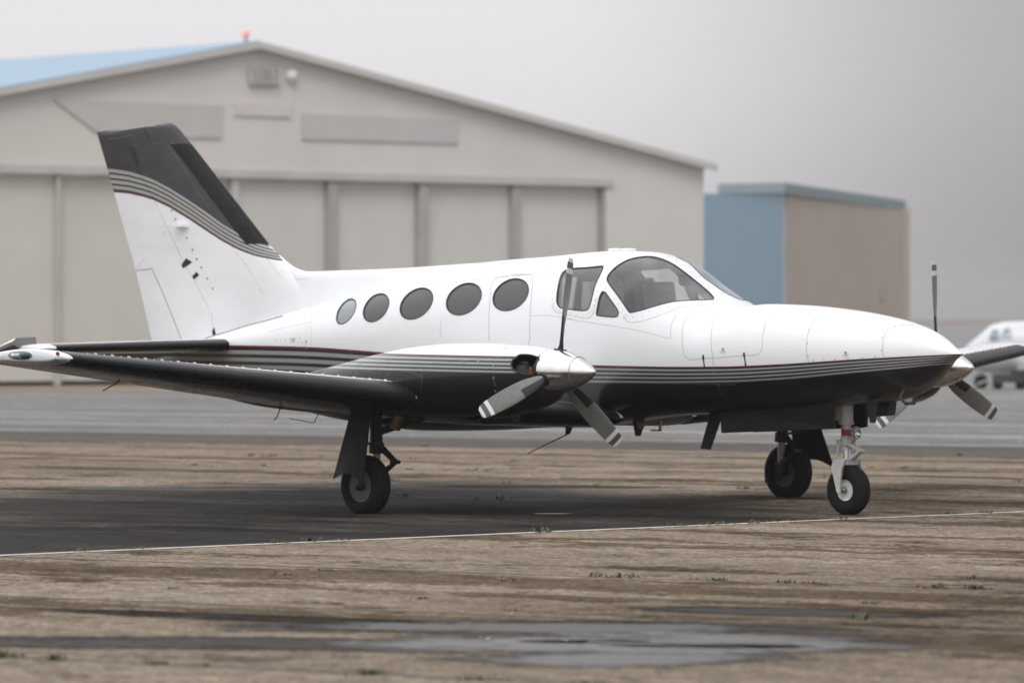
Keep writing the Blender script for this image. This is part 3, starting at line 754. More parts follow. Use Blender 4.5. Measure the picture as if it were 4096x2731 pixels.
# cockpit interior
MB().box((-1.62, 0, 1.52), (.10, .98, .46)).prism([Vector((-1.60, -.50, 1.735)), Vector((-1.60, .50, 1.735)), Vector((-1.22, .36, 1.70)), Vector((-1.22, -.36, 1.70))], (0, 0, .025)).build('instrument_panel', MAT['interior_dark'], plane)
bk = body_rings([-3.20, -3.24], FTAB, 40, inset=.05); bv_, bf_ = loft(bk); mk('bulkhead', bv_, bf_, MAT['interior'], plane)
for y in (-.34, .34):
    sb = MB(); back = [(-2.55, 1.25), (-2.42, 1.25), (-2.56, 1.80), (-2.60, 2.02), (-2.68, 2.02), (-2.70, 1.80)]
    sb.prism([Vector((x, y - .21, z)) for x, z in back], (0, .42, 0)); sb.box((-2.25, y, 1.22), (.55, .44, .14))
    sb.build('cockpit_seat', MAT['seat_cloth'], plane)
def folds(y, x0, x1, z0, z1, amp=.02, k=60):
    v = []; f = []
    for i in range(k + 1):
        x = x0 + (x1 - x0) * i / k; yy = y + amp * math.sin(i * .9) + amp * .5 * math.sin(i * .37)
        v += [Vector((x, yy, z0)), Vector((x - .02, yy * .82, z1))]
        if i: f.append((2*i-2, 2*i, 2*i+1, 2*i-1))
    mk('curtain', v, f, MAT['curtain'], plane, recalc=False)
for y in (-.60, .60): folds(y, -3.10, -2.78, 1.62, 2.06)
cp = aty(2740, 1120, 0)
MB().lathe([(-.05, .035), (-.03, .055), (.03, .055), (.05, .035)], cp, (1, 0, 0), 16).tube([cp + Vector((0, 0, .04)), cp + Vector((-.03, 0, .10))], .012).build('compass', MAT['interior_dark'], plane)
for y in (-.34, .34): MB().tube([(-1.62, y, 1.60), (-1.80, y, 1.62)], .015).tube([(-1.80, y - .14, 1.70), (-1.82, y - .15, 1.58), (-1.80, y, 1.56), (-1.82, y + .15, 1.58), (-1.80, y + .14, 1.70)], .014).build('control_yoke', MAT['interior_dark'], plane)

# ---- dorsal ridge, fin, rudder
LE = [(-6.2,1.42),(-6.9,2.0),(-7.335,2.306),(-7.496,2.408),(-8.656,3.424),(-8.80,3.545),(-8.86,3.59),(-8.931,3.622)]
TE = [(-9.19,1.42),(-9.465,2.189),(-9.79,2.949),(-9.894,3.19),(-10.055,3.555)]
HG = [(-8.20,1.42),(-8.207,1.721),(-8.396,1.971),(-8.621,2.231),(-9.088,2.866),(-9.391,3.228),(-9.470,3.370),(-9.15,3.43),(-9.26,3.605)]
def along(L, q):
    z0, z1 = L[0][1], L[-1][1]; z = z0 + (z1 - z0) * q
    return float(np.interp(z, [p[1] for p in L], [p[0] for p in L])), z
def foil(c): c = min(max(c, 0), 1); return 5 * (.2969 * math.sqrt(c) - .126 * c - .3516 * c * c + .2843 * c ** 3 - .1036 * c ** 4)
def fin_half(q):
    base = .27 * (1 - q) + .105 * q; return base
def fin_mesh(name, front, parent, n=26, rows=90, extra=0.0, c_range=None, q_range=(0, 1), mat='livery_fin'):
    v = []; f = []; rings = []
    for i in range(rows + 1):
        q = q_range[0] + (q_range[1] - q_range[0]) * i / rows
        (xl, zl), (xt, zt_), (xh, zh_) = along(LE, q), along(TE, q), along(HG, q)
        ch = xl - xt; ch_f = min(ch, 1.9)
        kk = 1.0 if q < .985 else math.sqrt(max(0.05, 1 - ((q - .985) / .015) ** 2))
        ph = (xl - xh) / ch
        if c_range: ca, cb = c_range(q, ch)
        else: ca, cb = (0.0, ph - .004 / ch) if front else (ph + .004 / ch, 1.0)
        cs = [ca + (cb - ca) * (1 - math.cos(math.pi * j / n)) / 2 for j in range(n + 1)]
        zc = lambda c: (zl + (zh_ - zl) * c / ph) if c < ph else (zh_ + (zt_ - zh_) * (c - ph) / max(1e-6, 1 - ph))
        hh = lambda c: (foil(c) * (.125 * ch_f) * kk + .003 + extra)
        ring = [Vector((xl - ch * c + (extra if c == 0 else 0), -hh(c), zc(c))) for c in cs] + [Vector((xl - ch * c + (extra if c == 0 else 0), hh(c), zc(c))) for c in reversed(cs)]
        rings.append(ring)
    v, f = loft(rings)
    return mk(name, v, f, MAT[mat], parent, sharp=50)
fin = fin_mesh('fin', True, plane)
rud = fin_mesh('rudder', False, plane)
FBX = [Z1(*p) for p in ((140,516),(165,517),(280,526),(380,546),(455,567),(560,612),(700,692),(800,757),(900,823),(1000,878),(1100,917),(1215,943),(1280,955))]
fb = [aty(u, v, 0) for u, v in FBX]; fbx = [p.x for p in fb]; fbz = [p.z for p in fb]
pbx = [aty(*Z1(a, 700), 0).x for a in (140, 165, 560, 800, 1000, 1200, 1260)]; pbz = [p * .6378 / 397 for p in (34, 34, 28, 26, 22, 14, 12)]
for o in (fin, rud):
    c = coords(o.data); zb_ = np.interp(c[:, 0], fbx, fbz, left=fbz[0], right=-9); 
    z_line = np.where(c[:, 0] > fbx[-1], 9.0, np.interp(c[:, 0], fbx, fbz)); per_ = np.interp(c[:, 0], pbx, pbz)
    set_attr(o.data, 's', (c[:, 2] - z_line) / per_)
boot = fin_mesh('deice_boot', True, fin, n=14, rows=40, extra=.004, c_range=lambda q, ch: (0.0, .205 / ch), q_range=((2.41 - 1.42) / 2.2, (3.405 - 1.42) / 2.2), mat='rubber_boot')
# dorsal ridge running forward from the fin
DX = [-3.9,-4.3,-4.9,-5.545,-6.0,-6.495,-6.901,-7.037,-7.151,-7.335,-7.496,-7.7]
DZ = [2.235,2.215,2.190,2.164,2.152,2.144,2.138,2.158,2.197,2.306,2.408,2.50]
dx = np.linspace(-3.9, -7.7, 90); dz = pchip(DX, DZ, dx); ftop = pchip(FX, FZT, dx); rings = []
for x, zt_, fz in zip(dx, dz, ftop):
    tp_ = min(1.0, max(0.0, (x + 7.70) / 1.3)); zb_ = fz - .22; wb = .028 + .15 * tp_ ** .8; hgt = zt_ - zb_
    ring = []
    for k in range(17):
        a = -1 + 2 * k / 16
        y = wb * a
        prof = (1 - abs(a) ** 1.6) ** 1.35
        tr_ = min(.035, wb * .8)
        yy = math.copysign(tr_ * min(1, abs(a) * 3) + (wb - tr_) * abs(a) ** 2.2, a) if a else 0
        ring.append(Vector((x, yy, zb_ + hgt * (1 - abs(a) ** 2.6))))
    rings.append(ring)
v, f = loft(rings)
dors = mk('dorsal_fairing', v, f, MAT['white_paint'], plane, sharp=60)
def fin_y(x, z):
    return None
FB = BVHTree.FromPolygons([tuple(p.co) for p in fin.data.vertices] + [tuple(p.co) for p in rud.data.vertices],
                          [tuple(p.vertices) for p in fin.data.polygons] + [tuple(i + len(fin.data.vertices) for i in p.vertices) for p in rud.data.polygons])
q1 = lambda L: [Z1(*p) for p in L]
for L, rr in (([(130,186),(260,162),(400,138)], .003), ([(440,205),(540,212),(648,200)], .003), ([(288,228),(430,207)], .003), ([(405,995),(470,1140),(540,1310),(600,1465)], .004), ([(303,1006),(405,995)], .004),
              ([(500,215),(580,330),(680,490),(760,620)], .0015), ([(215,668),(320,530)], .0015), ([(312,990),(485,765)], .0015), ([(655,905),(800,752)], .0015), ([(760,1108),(935,905)], .0015), ([(985,972),(1055,905)], .0015), ([(880,820),(1000,980),(1100,1150)], .0012),
              ([(1110,915),(1225,1060)], .0012)):
    seam(q1(L), fin, rr, FB, per=1)
seam(q1([(1240,1065),(1390,1058)]), dors, .0014, BVHTree.FromPolygons([tuple(p.co) for p in dors.data.vertices], [tuple(p.vertices) for p in dors.data.polygons]), per=4)
for L in ([(620,930),(590,970),(600,993),(657,955)], [(658,1042),(685,1015),(700,1036),(668,1062)], [(288,318),(300,347),(328,335),(310,300)], [(795,1362),(782,1388),(790,1415),(805,1405)], [(285,230),(275,290),(300,320),(312,300)]):
    P = [hit(*Z1(*p), FB)[0] for p in L]
    for tr in ((lambda q: q), mir):
        d = tr(Vector((0, -.006, 0))); MB().prism([tr(p) - d * 2 for p in P], d * 2.6).build('hinge_gap', MAT['black_matt'], rud, smooth=False)
sm = MB()
for a, b_ in ((528,632),(552,685),(622,803),(658,877),(685,935),(715,988),(752,1058),(785,1120)):
    h = hit(*Z1(a, b_), FB)
    for tr in ((lambda q: q), mir):
        sm.lathe([(0, .012), (.004, .009)], tr(h[0]), tr(h[1]), 8)
o = sm.build('inspection_plug', MAT['seam'], fin)
# nav antenna blades on each side of the fin
for s in (-1, 1):
    p = aty(*Z1(655, 728), 0); y0 = s * .06
    MB().prism([Vector((p.x + .13, y0, p.z + .0)), Vector((p.x + .05, y0 + s * .10, p.z + .02)), Vector((p.x - .10, y0 + s * .12, p.z + .025)), Vector((p.x - .09, y0, p.z + .005))], (0, 0, -.03)) \
        .tube([Vector((p.x - .05, y0 + s * .11, p.z + .02)), Vector((p.x - .32, y0 + s * .10, p.z + .0))], [.008, .003], 6).build('nav_antenna', MAT['white_paint'], fin)

# ---- tailplane with drooping elevators
for s in (-1, 1):
    rings = []; br = []; n = 22
    ys = [.10, .5, 1.0, 1.6, 2.2, 2.45, 2.55, 2.59]
    def st(y):
        q = (y - .3) / 2.29; xl = -7.634 - .166 * q; ch = 1.30 - .40 * q; zl = 1.435 - .03 * q
        return xl, ch, zl
    inc = rad(1.6)
    def tp(y, c, side_, ex=0.0, k=1.0):
        xl, ch, zl = st(y); t_ = .105 * ch * foil(c) * k + ex
        return Vector((xl + ex * (1 if c < .02 else 0) - ch * c, s * y, zl - ch * c * math.sin(inc) + side_ * t_))
    cs = [(1 - math.cos(math.pi * j / n)) / 2 * .62 for j in range(n + 1)]
    for y in ys:
        k = 1.0 if y < 2.5 else (.8 if y < 2.58 else .35)
        rings.append([tp(y, c, 1, k=k) for c in cs] + [tp(y, c, -1, k=k) for c in reversed(cs)])
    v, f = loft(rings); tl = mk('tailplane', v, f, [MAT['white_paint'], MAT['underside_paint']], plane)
    rings = []
    for y in [.12, .5, 1.0, 1.6, 2.2, 2.40]:
        c2 = [.10 * (1 - math.cos(math.pi * j / 10)) / 2 for j in range(11)]
        rings.append([tp(y, c, 1, .004) for c in c2] + [tp(y, c, -1, .004) for c in reversed(c2)])
    v, f = loft(rings); mk('deice_boot', v, f, MAT['rubber_boot'], tl)
    dr = rad(15); rings = []
    def ep(y, c, side_, k=1.0):
        xl, ch, zl = st(y); hx, hz = xl - ch * .64, zl - ch * .64 * math.sin(inc)
        t_ = .105 * ch * foil(max(c, .02)) * k; L_ = (c - .64) * ch
        return Vector((hx - L_ * math.cos(dr) + side_ * t_ * math.sin(dr) * -1, s * y, hz - L_ * math.sin(dr) + side_ * t_ * math.cos(dr)))
    for y in [.22, .6, 1.2, 1.8, 2.38, 2.385, 2.62, 2.66]:
        c0 = .64 if y < 2.383 else .33; k = 1 if y < 2.64 else .4
        c3 = [c0 + (1 - c0) * j / 16 for j in range(17)]
        rings.append([ep(y, c, 1, k) for c in c3] + [ep(y, c, -1, k) for c in reversed(c3)])
    v, f = loft(rings); nq = len(rings[0]); mk('elevator', v, f, [MAT['white_paint'], MAT['seam']], tl, matidx=[0 if (i % nq) < 16 else 1 for i in range(len(f) - 2)] + [1, 1])  # lower faces and ends coloured grey to stand for their weak light

# ---- wings
def wle(y): return Vector((-2.416 - .193 * (y - 2.9) if y > 2.0 else -2.24 - .02 * (2.0 - y), 0, 1.014 + .1065 * (y - 2.9) + .03 * max(0, 2.2 - y)))
def wte(y): return Vector((-4.22, 0, .921 + .1235 * (y - 2.86) + .05 * max(0, 2.2 - y)))
def wing_pt(s, y, c, side_, ex=0.0, k=1.0):
    a, b_ = wle(y), wte(y); d = b_ - a; ch = d.length; d.normalize(); up = Vector((-d.z, 0, d.x)); up = up if up.z > 0 else -up
    tc_ = .165 - .06 * max(0, y - 2.9) / 3.35 - .035 * max(0, 2.2 - y)
    camb = .022 * 4 * c * (1 - c)
    p = a + d * (c * ch) + up * ((camb + side_ * tc_ * foil(c) * k) * ch + side_ * ex)
    if c < .012: p -= d * ex
    return Vector((p.x, s * y, p.z)), Vector((up.x, 0, up.z))
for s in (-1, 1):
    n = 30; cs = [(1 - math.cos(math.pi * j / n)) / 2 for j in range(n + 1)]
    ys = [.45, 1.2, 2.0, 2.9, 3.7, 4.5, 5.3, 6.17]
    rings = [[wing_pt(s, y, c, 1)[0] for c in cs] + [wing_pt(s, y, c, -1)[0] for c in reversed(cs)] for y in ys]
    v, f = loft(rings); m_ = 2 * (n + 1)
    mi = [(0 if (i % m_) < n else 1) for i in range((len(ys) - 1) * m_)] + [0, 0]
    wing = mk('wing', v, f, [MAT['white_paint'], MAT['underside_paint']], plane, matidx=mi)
    rings = []
    for y, k in ((6.174, 1.0), (6.22, 1.0), (6.26, .99), (6.285, .93), (6.30, .80), (6.306, .6)):
        rings.append([wing_pt(s, y, c * (1 if k == 1 else .985) + (0 if k == 1 else .006), 1, k=k)[0] for c in cs] + [wing_pt(s, y, c * (1 if k == 1 else .985) + (0 if k == 1 else .006), -1, k=k)[0] for c in reversed(cs)])
    v, f = loft(rings); tip = mk('wing_tip', v, f, MAT['white_paint'], wing)
    pc = wing_pt(s, 6.302, .40, 1, k=0)[0]
    def oval(rx, rz, off, n=20): return [pc + Vector((rx * math.cos(2 * math.pi * k / n), s * off, rz * math.sin(2 * math.pi * k / n))) for k in range(n)]
    MB().prism(oval(.155, .036, -.004), (0, s * .012, 0)).build('lamp_recess', MAT['seam'], tip, smooth=False)
    MB().lathe([(-.05, .02), (-.04, .028), (.03, .028), (.05, .012)], pc + Vector((.075, s * .012, 0)), (1, 0, 0), 14).build('nav_bulb', MAT['far_window_dark'], tip)
    MB().lathe([(-.05, .018), (.05, .018)], pc + Vector((-.05, s * .010, 0)), (1, 0, 0), 12).build('strobe_tube', MAT['lamp_white'], tip)
    ov_ = oval(.15, .034, .008); MB().add(ov_ + [p * .0 + pc + (p - pc) * .5 + Vector((0, s * .022, 0)) for p in ov_] + [pc + Vector((0, s * .034, 0))], [(k, (k + 1) % 20, 20 + (k + 1) % 20, 20 + k) for k in range(20)] + [(20 + k, 20 + (k + 1) % 20, 40) for k in range(20)]).build('lamp_lens', MAT['lens_glass'], tip)
    pn_ = wing_pt(s, 6.27, 0.004, 1)[0]
    MB().lathe([(-.01, .016), (.0, .017), (.008, .012), (.012, .003)], pn_ + Vector((-.012, s * .012, .022)), (.6, s, .1), 12).build('nav_lamp', MAT['red_placard'], tip)
    rings = []
    for y in [2.87, 2.96, 3.7, 4.5, 5.3, 6.15]:
        k = 1.0; c2 = [.075 * (1 - math.cos(math.pi * j / 14)) / 2 * (1.9 if y > 5 else 1.5) for j in range(15)]
        rings.append([wing_pt(s, y, c, 1, .005)[0] for c in c2] + [wing_pt(s, y, c, -1, .005)[0] for c in reversed(c2)])
    v, f = loft(rings); mk('deice_boot', v, f, MAT['rubber_boot'], wing)
    rings = []
    for y in [.50, 1.2, 2.0, 2.2]:
        c2 = [.10 * (1 - math.cos(math.pi * j / 14)) / 2 for j in range(15)]
        rings.append([wing_pt(s, y, c, 1, .005)[0] for c in c2] + [wing_pt(s, y, c, -1, .005)[0] for c in reversed(c2)])
    v, f = loft(rings); mk('deice_boot', v, f, MAT['rubber_boot'], wing)
    vg_me = None
    for k in range(38):
        y = 2.98 + k * .079; p, up = wing_pt(s, y, .125, 1); big = (k % 2 == 0)
        if vg_me is None:
            vg_me = make_mesh('vortex_generator', *(lambda q: (q.v, q.f))(MB().prism([(-.03, -.003, 0), (.03, -.003, 0), (.005, -.003, .02), (-.03, -.003, .026)], (0, .006, 0))), MAT['white_paint'], smooth=False)
        o = bpy.data.objects.new('vortex_generator', vg_me); COL.objects.link(o); o.parent = wing; o.location = p - root_offset(wing) - up * .002
        o.rotation_euler = (0, rad(-3), rad(18 if big else -18)); o.scale = (.55, 1.3, .85) if big else (.35, 1.2, .5)
    for (y, c, L_) in ((4.95, .75, .25), (3.1, .8, .2)):
        p, up = wing_pt(s, y, c, -1)
        MB().tube([p + Vector((0, 0, .01)), p + Vector((-.06, 0, -.10)), p + Vector((-.10, 0, -.13))] if L_ < .22 else [p, p + Vector((-.05, 0, -.03)), p + Vector((-.22, 0, -.09))], .005, 6).build('fuel_drain', MAT['black_matt'], wing)

# ---- nacelles, spinners, propellers
NX = [-1.19,-1.22,-1.30,-1.45,-1.70,-2.0,-2.4,-2.8,-3.2,-3.7,-4.2,-4.8,-5.25]
NT_ = [1.415,1.432,1.443,1.457,1.470,1.480,1.474,1.445,1.388,1.295,1.20,1.09,1.02]
NB_ = [1.02,.985,.945,.905,.875,.858,.845,.838,.835,.84,.86,.90,.96]
NW_ = [.225,.262,.315,.37,.415,.435,.44,.43,.40,.345,.27,.17,.06]
NZ_ = [1.235,1.235,1.23,1.225,1.21,1.20,1.18,1.15,1.12,1.08,1.05,1.0,.99]
NTAB = (NX, NW_, NZ_, NT_, NB_, [2.2] * 13, [2.3] * 13)
YE = 2.4545; ZE = 1.2431
O_IN = [(1078,345),(1105,318),(1150,309),(1220,312),(1285,330),(1303,348),(1288,395),(1278,455),(1272,497),(1250,520),(1190,519),(1115,500),(1062,470),(1036,430),(1036,388),(1052,362)]
NR = [.16, .25, .40, .60, .80, .93, .972]; NCH = [.085, .115, .150, .158, .145, .118, .085]; NTW = [46, 41, 34.5, 27.5, 22.5, 19.5, 18.5]; NTH = [.060, .034, .024, .017, .012, .009, .006]
tblade = NT('blade_paint'); r_ = tblade.attr('r'); c_ = tblade.attr('c')
scr = tblade.noise(tblade.tc.outputs['Object'], 14, 5, .6)
bc = tblade.mix(tblade.ramp(scr, .4, .7), (.185, .188, .175), (.15, .152, .142))
bc = tblade.mix(tblade.math('MULTIPLY', tblade.math('LESS_THAN', r_, .47), tblade.math('LESS_THAN', c_, .52)), bc, (.016, .017, .018))
bc = tblade.mix(tblade.math('GREATER_THAN', r_, .835), bc, (.10, .10, .098))
bc = tblade.mix(tblade.math('MULTIPLY', tblade.math('GREATER_THAN', r_, .838), tblade.math('LESS_THAN', r_, .883)), bc, (.74, .75, .75))
bc = tblade.mix(tblade.math('GREATER_THAN', r_, .937), bc, (.72, .73, .72))
tblade.pbr(bc, .42, 0, .5); MAT['blade_paint'] = tblade.m
for s, phi in ((-1, -.1594), (1, .0412)):
    cyn = s * YE
    xs_n = np.concatenate([np.linspace(-1.19, -1.5, 24), np.linspace(-1.53, -5.25, 76)])
    v, f = loft(body_rings(xs_n, NTAB, 72, cy=cyn))
    nac = mk('nacelle', v, f, [MAT['livery'], MAT['black_matt']], plane)
    if s == -1: NBV = BVHTree.FromPolygons([tuple(p) for p in v], f)
    H_ = [hit(*ZN(*p), NBV) for p in spline(O_IN, 3)]
    inlet = []
    for side_ in (1, -1):        # outboard and inboard inlet beside the spinner
        def trn(p, side_=side_):
            y = p.y + YE                        # relative to the right nacelle centre line
            return Vector((p.x, cyn + y * side_ * (-s), p.z))
        def trv(n, side_=side_): return Vector((n.x, n.y * side_ * (-s), n.z))
        avg = trv(sum((h[1] for h in H_), Vector()).normalized())
        P = [trn(h[0]) for h in H_]; q = MB().prism([p + avg * .12 for p in P], -avg * .30); inlet.append((q.v, q.f))
        if side_ == 1:
            lip = P; ci = sum(P, Vector()) / len(P); avg_o = avg
    cut(nac, inlet, MAT['black_matt'])
    c = coords(nac.data); zl_ = 1.3865 - .0096 * (c[:, 0] + 2.57); set_attr(nac.data, 's', (zl_ - c[:, 2]) / .0335)
    MB().tube(lip, .008, 6, closed=True).build('inlet_lip', MAT['charcoal_paint'], nac)
    eng = MB(); i0 = ci - avg_o * .11
    for k in range(5): eng.lathe([(0, .05), (.006, .05)], i0 + Vector((.03 - k * .018, 0, -.01)), (1, 0, .1), 12)
    eng.tube([i0 + Vector((.05, 0, .05)), i0 + Vector((-.06, 0, .06))], .012).build('engine_fins', MAT['dull_metal'], nac)
    MB().box(i0 + Vector((.085, 0, -.03)) + avg_o * .05, (.02, .02, .055)).build('engine_tag', MAT['orange_tag'], nac, smooth=False)
    # spinner
    prof = [(0, .172), (.003, .187), (.07, .188), (.16, .182), (.24, .166), (.31, .146), (.38, .118), (.44, .088), (.50, .052), (.535, .024), (.552, .004)]
    spn = MB().lathe(prof, (-1.212, cyn, ZE), (1, 0, 0), 48).build('spinner', MAT['polished_metal'], plane)
    MB().lathe([(.36, .1285), (.364, .1285), (.364, .126), (.36, .126)], (-1.212, cyn, ZE), (1, 0, 0), 48, cap=False).build('spinner_seam', MAT['seam'], spn)
    sc_ = MB()
    for k in range(24):
        a = 2 * math.pi * k / 24; d = Vector((0, math.cos(a), math.sin(a))); sc_.lathe([(0, .006), (.003, .004)], Vector((-1.212 + .025, cyn, ZE)) + d * .187, d, 6)
    sc_.build('spinner_screw', MAT['rivet_metal'], spn)
    for b_i in range(3):
        th = math.pi / 2 + phi + b_i * 2 * math.pi / 3
        R_ = Vector((0, math.cos(th), math.sin(th))); T_ = Vector((0, -math.sin(th), math.cos(th))); X_ = Vector((1, 0, 0))
        hub = Vector((-1.104, cyn, ZE)); rings = []; rr = []; cc = []
        rsx = [.14, .16, .19, .22] + list(np.linspace(.25, .94, 34)) + [.955, .965, .972]
        for r in rsx:
            chd = float(pchip(NR, NCH, [max(r, .16)])[0]); tw = rad(float(pchip(NR, NTW, [max(r, .16)])[0])); th_ = float(pchip(NR, NTH, [max(r, .16)])[0])
            if r > .95: chd *= (1 - ((r - .95) / .03) ** 2 * .35)
            if r < .2: chd = .075
            cv = T_ * math.cos(tw) + X_ * math.sin(tw); nv_ = X_ * math.cos(tw) - T_ * math.sin(tw)
            ring = []
            N2 = 14
            for j in range(2 * N2):
                if j <= N2: c0 = (1 - math.cos(math.pi * j / N2)) / 2; sd = 1
                else: c0 = (1 - math.cos(math.pi * (2 * N2 - j) / N2)) / 2; sd = -1
                t_ = foil(c0) * th_ * (1.25 if sd > 0 else .75) if r > .2 else math.sqrt(max(0, .25 - (c0 - .5) ** 2)) * th_ * 1.1
                ring.append(hub + R_ * r + cv * ((.42 - c0) * chd) + nv_ * (sd * t_)); rr.append(r); cc.append(c0)
            rings.append(ring)
        v, f = loft(rings); bl = mk('propeller_blade', v, f, MAT['blade_paint'], spn)
        set_attr(bl.data, 'r', rr); set_attr(bl.data, 'c', cc)
        MB().lathe([(.12, .062), (.178, .062), (.190, .055)], hub, R_, 20).build('blade_root_ring', MAT['black_matt'], spn)
    # cowl seams, chin, exhaust
    if s == -1:
        for L in ([(960,238),(905,290),(872,360),(858,440),(850,560),(868,640)],): seam([ZN(*p) for p in L], nac, .002, NBV, both=False)
        for L in ([(98,420),(98,560),(95,700)], [(0,460),(95,447)], [(100,412),(400,385),(830,345)], [(1300,330),(1290,400),(1280,460)]): seam([ZN(*p) for p in L], nac, .0016, NBV, both=False, per=3)
        for L in ([(640,1080),(650,1020),(680,985),(815,983)], [(815,983),(808,1030),(700,1050)], [(905,900),(885,1000),(880,1085)], [(985,1048),(1050,1052),(1100,1068),(1145,1090)]): seam([Z2(*p) for p in L], nac, .002, NBV, both=False, per=3)
        nr_ = MB()
        for a, b_ in ((75,432),(260,418),(402,404),(543,393),(688,378),(845,420),(845,555),(895,330),(865,690),(965,240)):
            try: h = hit(*ZN(a, b_), NBV)
            except RuntimeError: continue
            nr_.lathe([(0, .009), (.003, .007)], h[0], h[1], 8)
        nr_.build('cowl_fastener', MAT['rivet_metal'], nac)
    MB().tube([(-2.90, cyn - s * .0 + s * .13, .95), (-2.905, cyn + s * .14, .84), (-2.95, cyn + s * .15, .735)], [.048, .052, .050], 16).build('exhaust_pipe', MAT['bronze'], nac)
    MB().lathe([(-.25, .02), (-.2, .05), (.15, .055), (.20, .05), (.205, .02)], (-1.85, cyn - s * .05, .845), (1, 0, .06), 16).build('chin_scoop', MAT['charcoal_paint'], nac)

# ---- landing gear
def wheel(parent, c, R_, wd, rimR, rim_mat, outs, flat=.02):
    """tyre as a lathe about y with a flattened contact patch, rim as its own part"""
    h = wd / 2
    prof = [(-h * .55, rimR), (-h * .8, rimR + .012), (-h * .98, rimR + (R_ - rimR) * .35), (-h * 1.0, rimR + (R_ - rimR) * .55), (-h * .86, R_ - .035), (-h * .62, R_ - .012), (-h * .30, R_ - .001),
            (-h * .28, R_ - .006), (-h * .22, R_ - .006), (-h * .20, R_), (-.003, R_), (0, R_ - .005), (.003, R_), (h * .20, R_), (h * .22, R_ - .006), (h * .28, R_ - .006), (h * .30, R_ - .001), (h * .62, R_ - .012), (h * .86, R_ - .035), (h * 1.0, rimR + (R_ - rimR) * .55), (h * .98, rimR + (R_ - rimR) * .35), (h * .8, rimR + .012), (h * .55, rimR)]
    q = MB().lathe(prof, c, (0, 1, 0), 56, cap=False)
    n = 56; rings = [q.v[i * n:(i + 1) * n] for i in range(len(prof))]; v, f = loft(rings, closed_u=True)
    for p in v:
        if p.z < .003:
            k = (.003 - p.z); p.y += math.copysign(k * .5, p.y - c[1]); p.z = .003
    mk('tyre', v, f, MAT['rubber'], parent, sharp=60)
    rp = [(-h * .60, rimR + .008), (-h * .66, rimR + .004), (-h * .60, rimR - .012), (-h * .35, rimR * .86), (-h * .30, rimR * .45), (-h * .55, rimR * .38), (-h * .60, rimR * .2),
          (h * .60, rimR * .2), (h * .55, rimR * .38), (h * .30, rimR * .45), (h * .35, rimR * .86), (h * .60, rimR - .012), (h * .66, rimR + .004), (h * .60, rimR + .008)]
    rim = MB().lathe(rp, c, (0, 1, 0), 40)
    for k in range(8):
        a = 2 * math.pi * k / 8 + .2
        for sd in (-1, 1): rim.lathe([(0, rimR * .08), (.012, rimR * .07)], Vector(c) + Vector((math.cos(a) * rimR * .66, sd * h * .32, math.sin(a) * rimR * .66)), (0, sd, 0), 8)
    rim.build('wheel_rim', MAT[rim_mat], parent)
    for sd in (-1, 1): MB().lathe([(0, rimR * .34), (.035, rimR * .33), (.05, rimR * .2), (.052, .004)], Vector(c) + Vector((0, sd * h * .52, 0)), (0, sd, 0), 18).build('axle_nut', MAT['dull_metal' if rim_mat == 'rim_white' else 'gear_dark'], parent)
# nose gear
g = MB().tube([(-.03, 0, 1.02), (-.03, 0, .80)], .062, 16).tube([(-.03, 0, .80), (-.03, 0, .775)], .07, 16).tube([(-.03, 0, .775), (-.025, 0, .56)], .045, 16).tube([(-.025, 0, .655), (-.025, 0, .60)], .056, 16) \
    .box((-.09, -.02, .90), (.06, .10, .18)).box((.03, 0, .62), (.07, .05, .04)).tube([(-.09, -.03, .64), (-.10, -.03, .50)], .012, 8).box((-.075, -.03, .62), (.06, .03, .05))
ng = g.build('nose_gear', MAT['gear_white'], plane)
MB().tube([(-.025, 0, .56), (-.02, 0, .43)], .033, 16).build('oleo_piston', MAT['polished_metal'], ng)
fk = MB().box((-.02, 0, .455), (.12, .17, .05))
for sd in (-1, 1):
    fk.prism([Vector((-.085, sd * .085, .475)), Vector((.045, sd * .085, .475)), Vector((.035, sd * .112, .40)), Vector((.022, sd * .118, .30)), Vector((.018, sd * .118, .195)), Vector((-.018, sd * .118, .195)), Vector((-.055, sd * .118, .32)), Vector((-.088, sd * .112, .41))], (0, sd * .018, 0))
fk.build('fork', MAT['gear_white'], ng)
wheel(ng, (0, 0, .212), .222, .152, .088, 'rim_white', 1)
tl_ = MB()
for sd in (-1, 1):
    tl_.tube([(.01, sd * .03, .615), (.135, sd * .012, .555)], [.017, .012], 8).tube([(.135, sd * .012, .545), (.02, sd * .03, .465)], [.012, .017], 8)
tl_.tube([(.135, -.04, .55), (.135, .04, .55)], .017, 8).tube([(.015, -.06, .462), (.015, .06, .462)], .02, 8).tube([(.015, -.05, .615), (.015, .05, .615)], .02, 8)
tl_.build('torque_link', MAT['gear_white'], ng)
lamp = MB().lathe([(-.055, .014), (-.035, .038), (-.005, .053), (.008, .057), (.013, .057), (.013, .050)], (.095, -.02, .705), (1, -.12, 0.02), 28, cap=False).tube([(.09, -.02, .655), (.05, -.02, .61)], .012).build('landing_light', MAT['dull_metal'], ng)
MB().lathe([(-.025, .02), (.004, .046), (.010, .049)], (.095, -.02, .705), (1, -.12, .02), 28, cap=False).build('reflector', MAT['polished_metal'], ng)
MB().lathe([(.0, .050), (.006, .034), (.009, .004)], (.106, -.021, .705), (1, -.12, .02), 28, cap=False).build('lens', MAT['lens_glass'], ng)
pl = MB(); rr_ = []
for k in range(9):
    a = rad(-100 + k * 14) ; rr_.append(Vector((-.028 + .0475 * math.cos(a), .0475 * math.sin(a), .68)))
v = []; f = []
for k, p in enumerate(rr_):
    v += [p, p + Vector((0, 0, .055))]
    if k: f.append((2*k-2, 2*k, 2*k+1, 2*k-1))
mk('placard', v, f, MAT['red_placard'], ng, recalc=False)
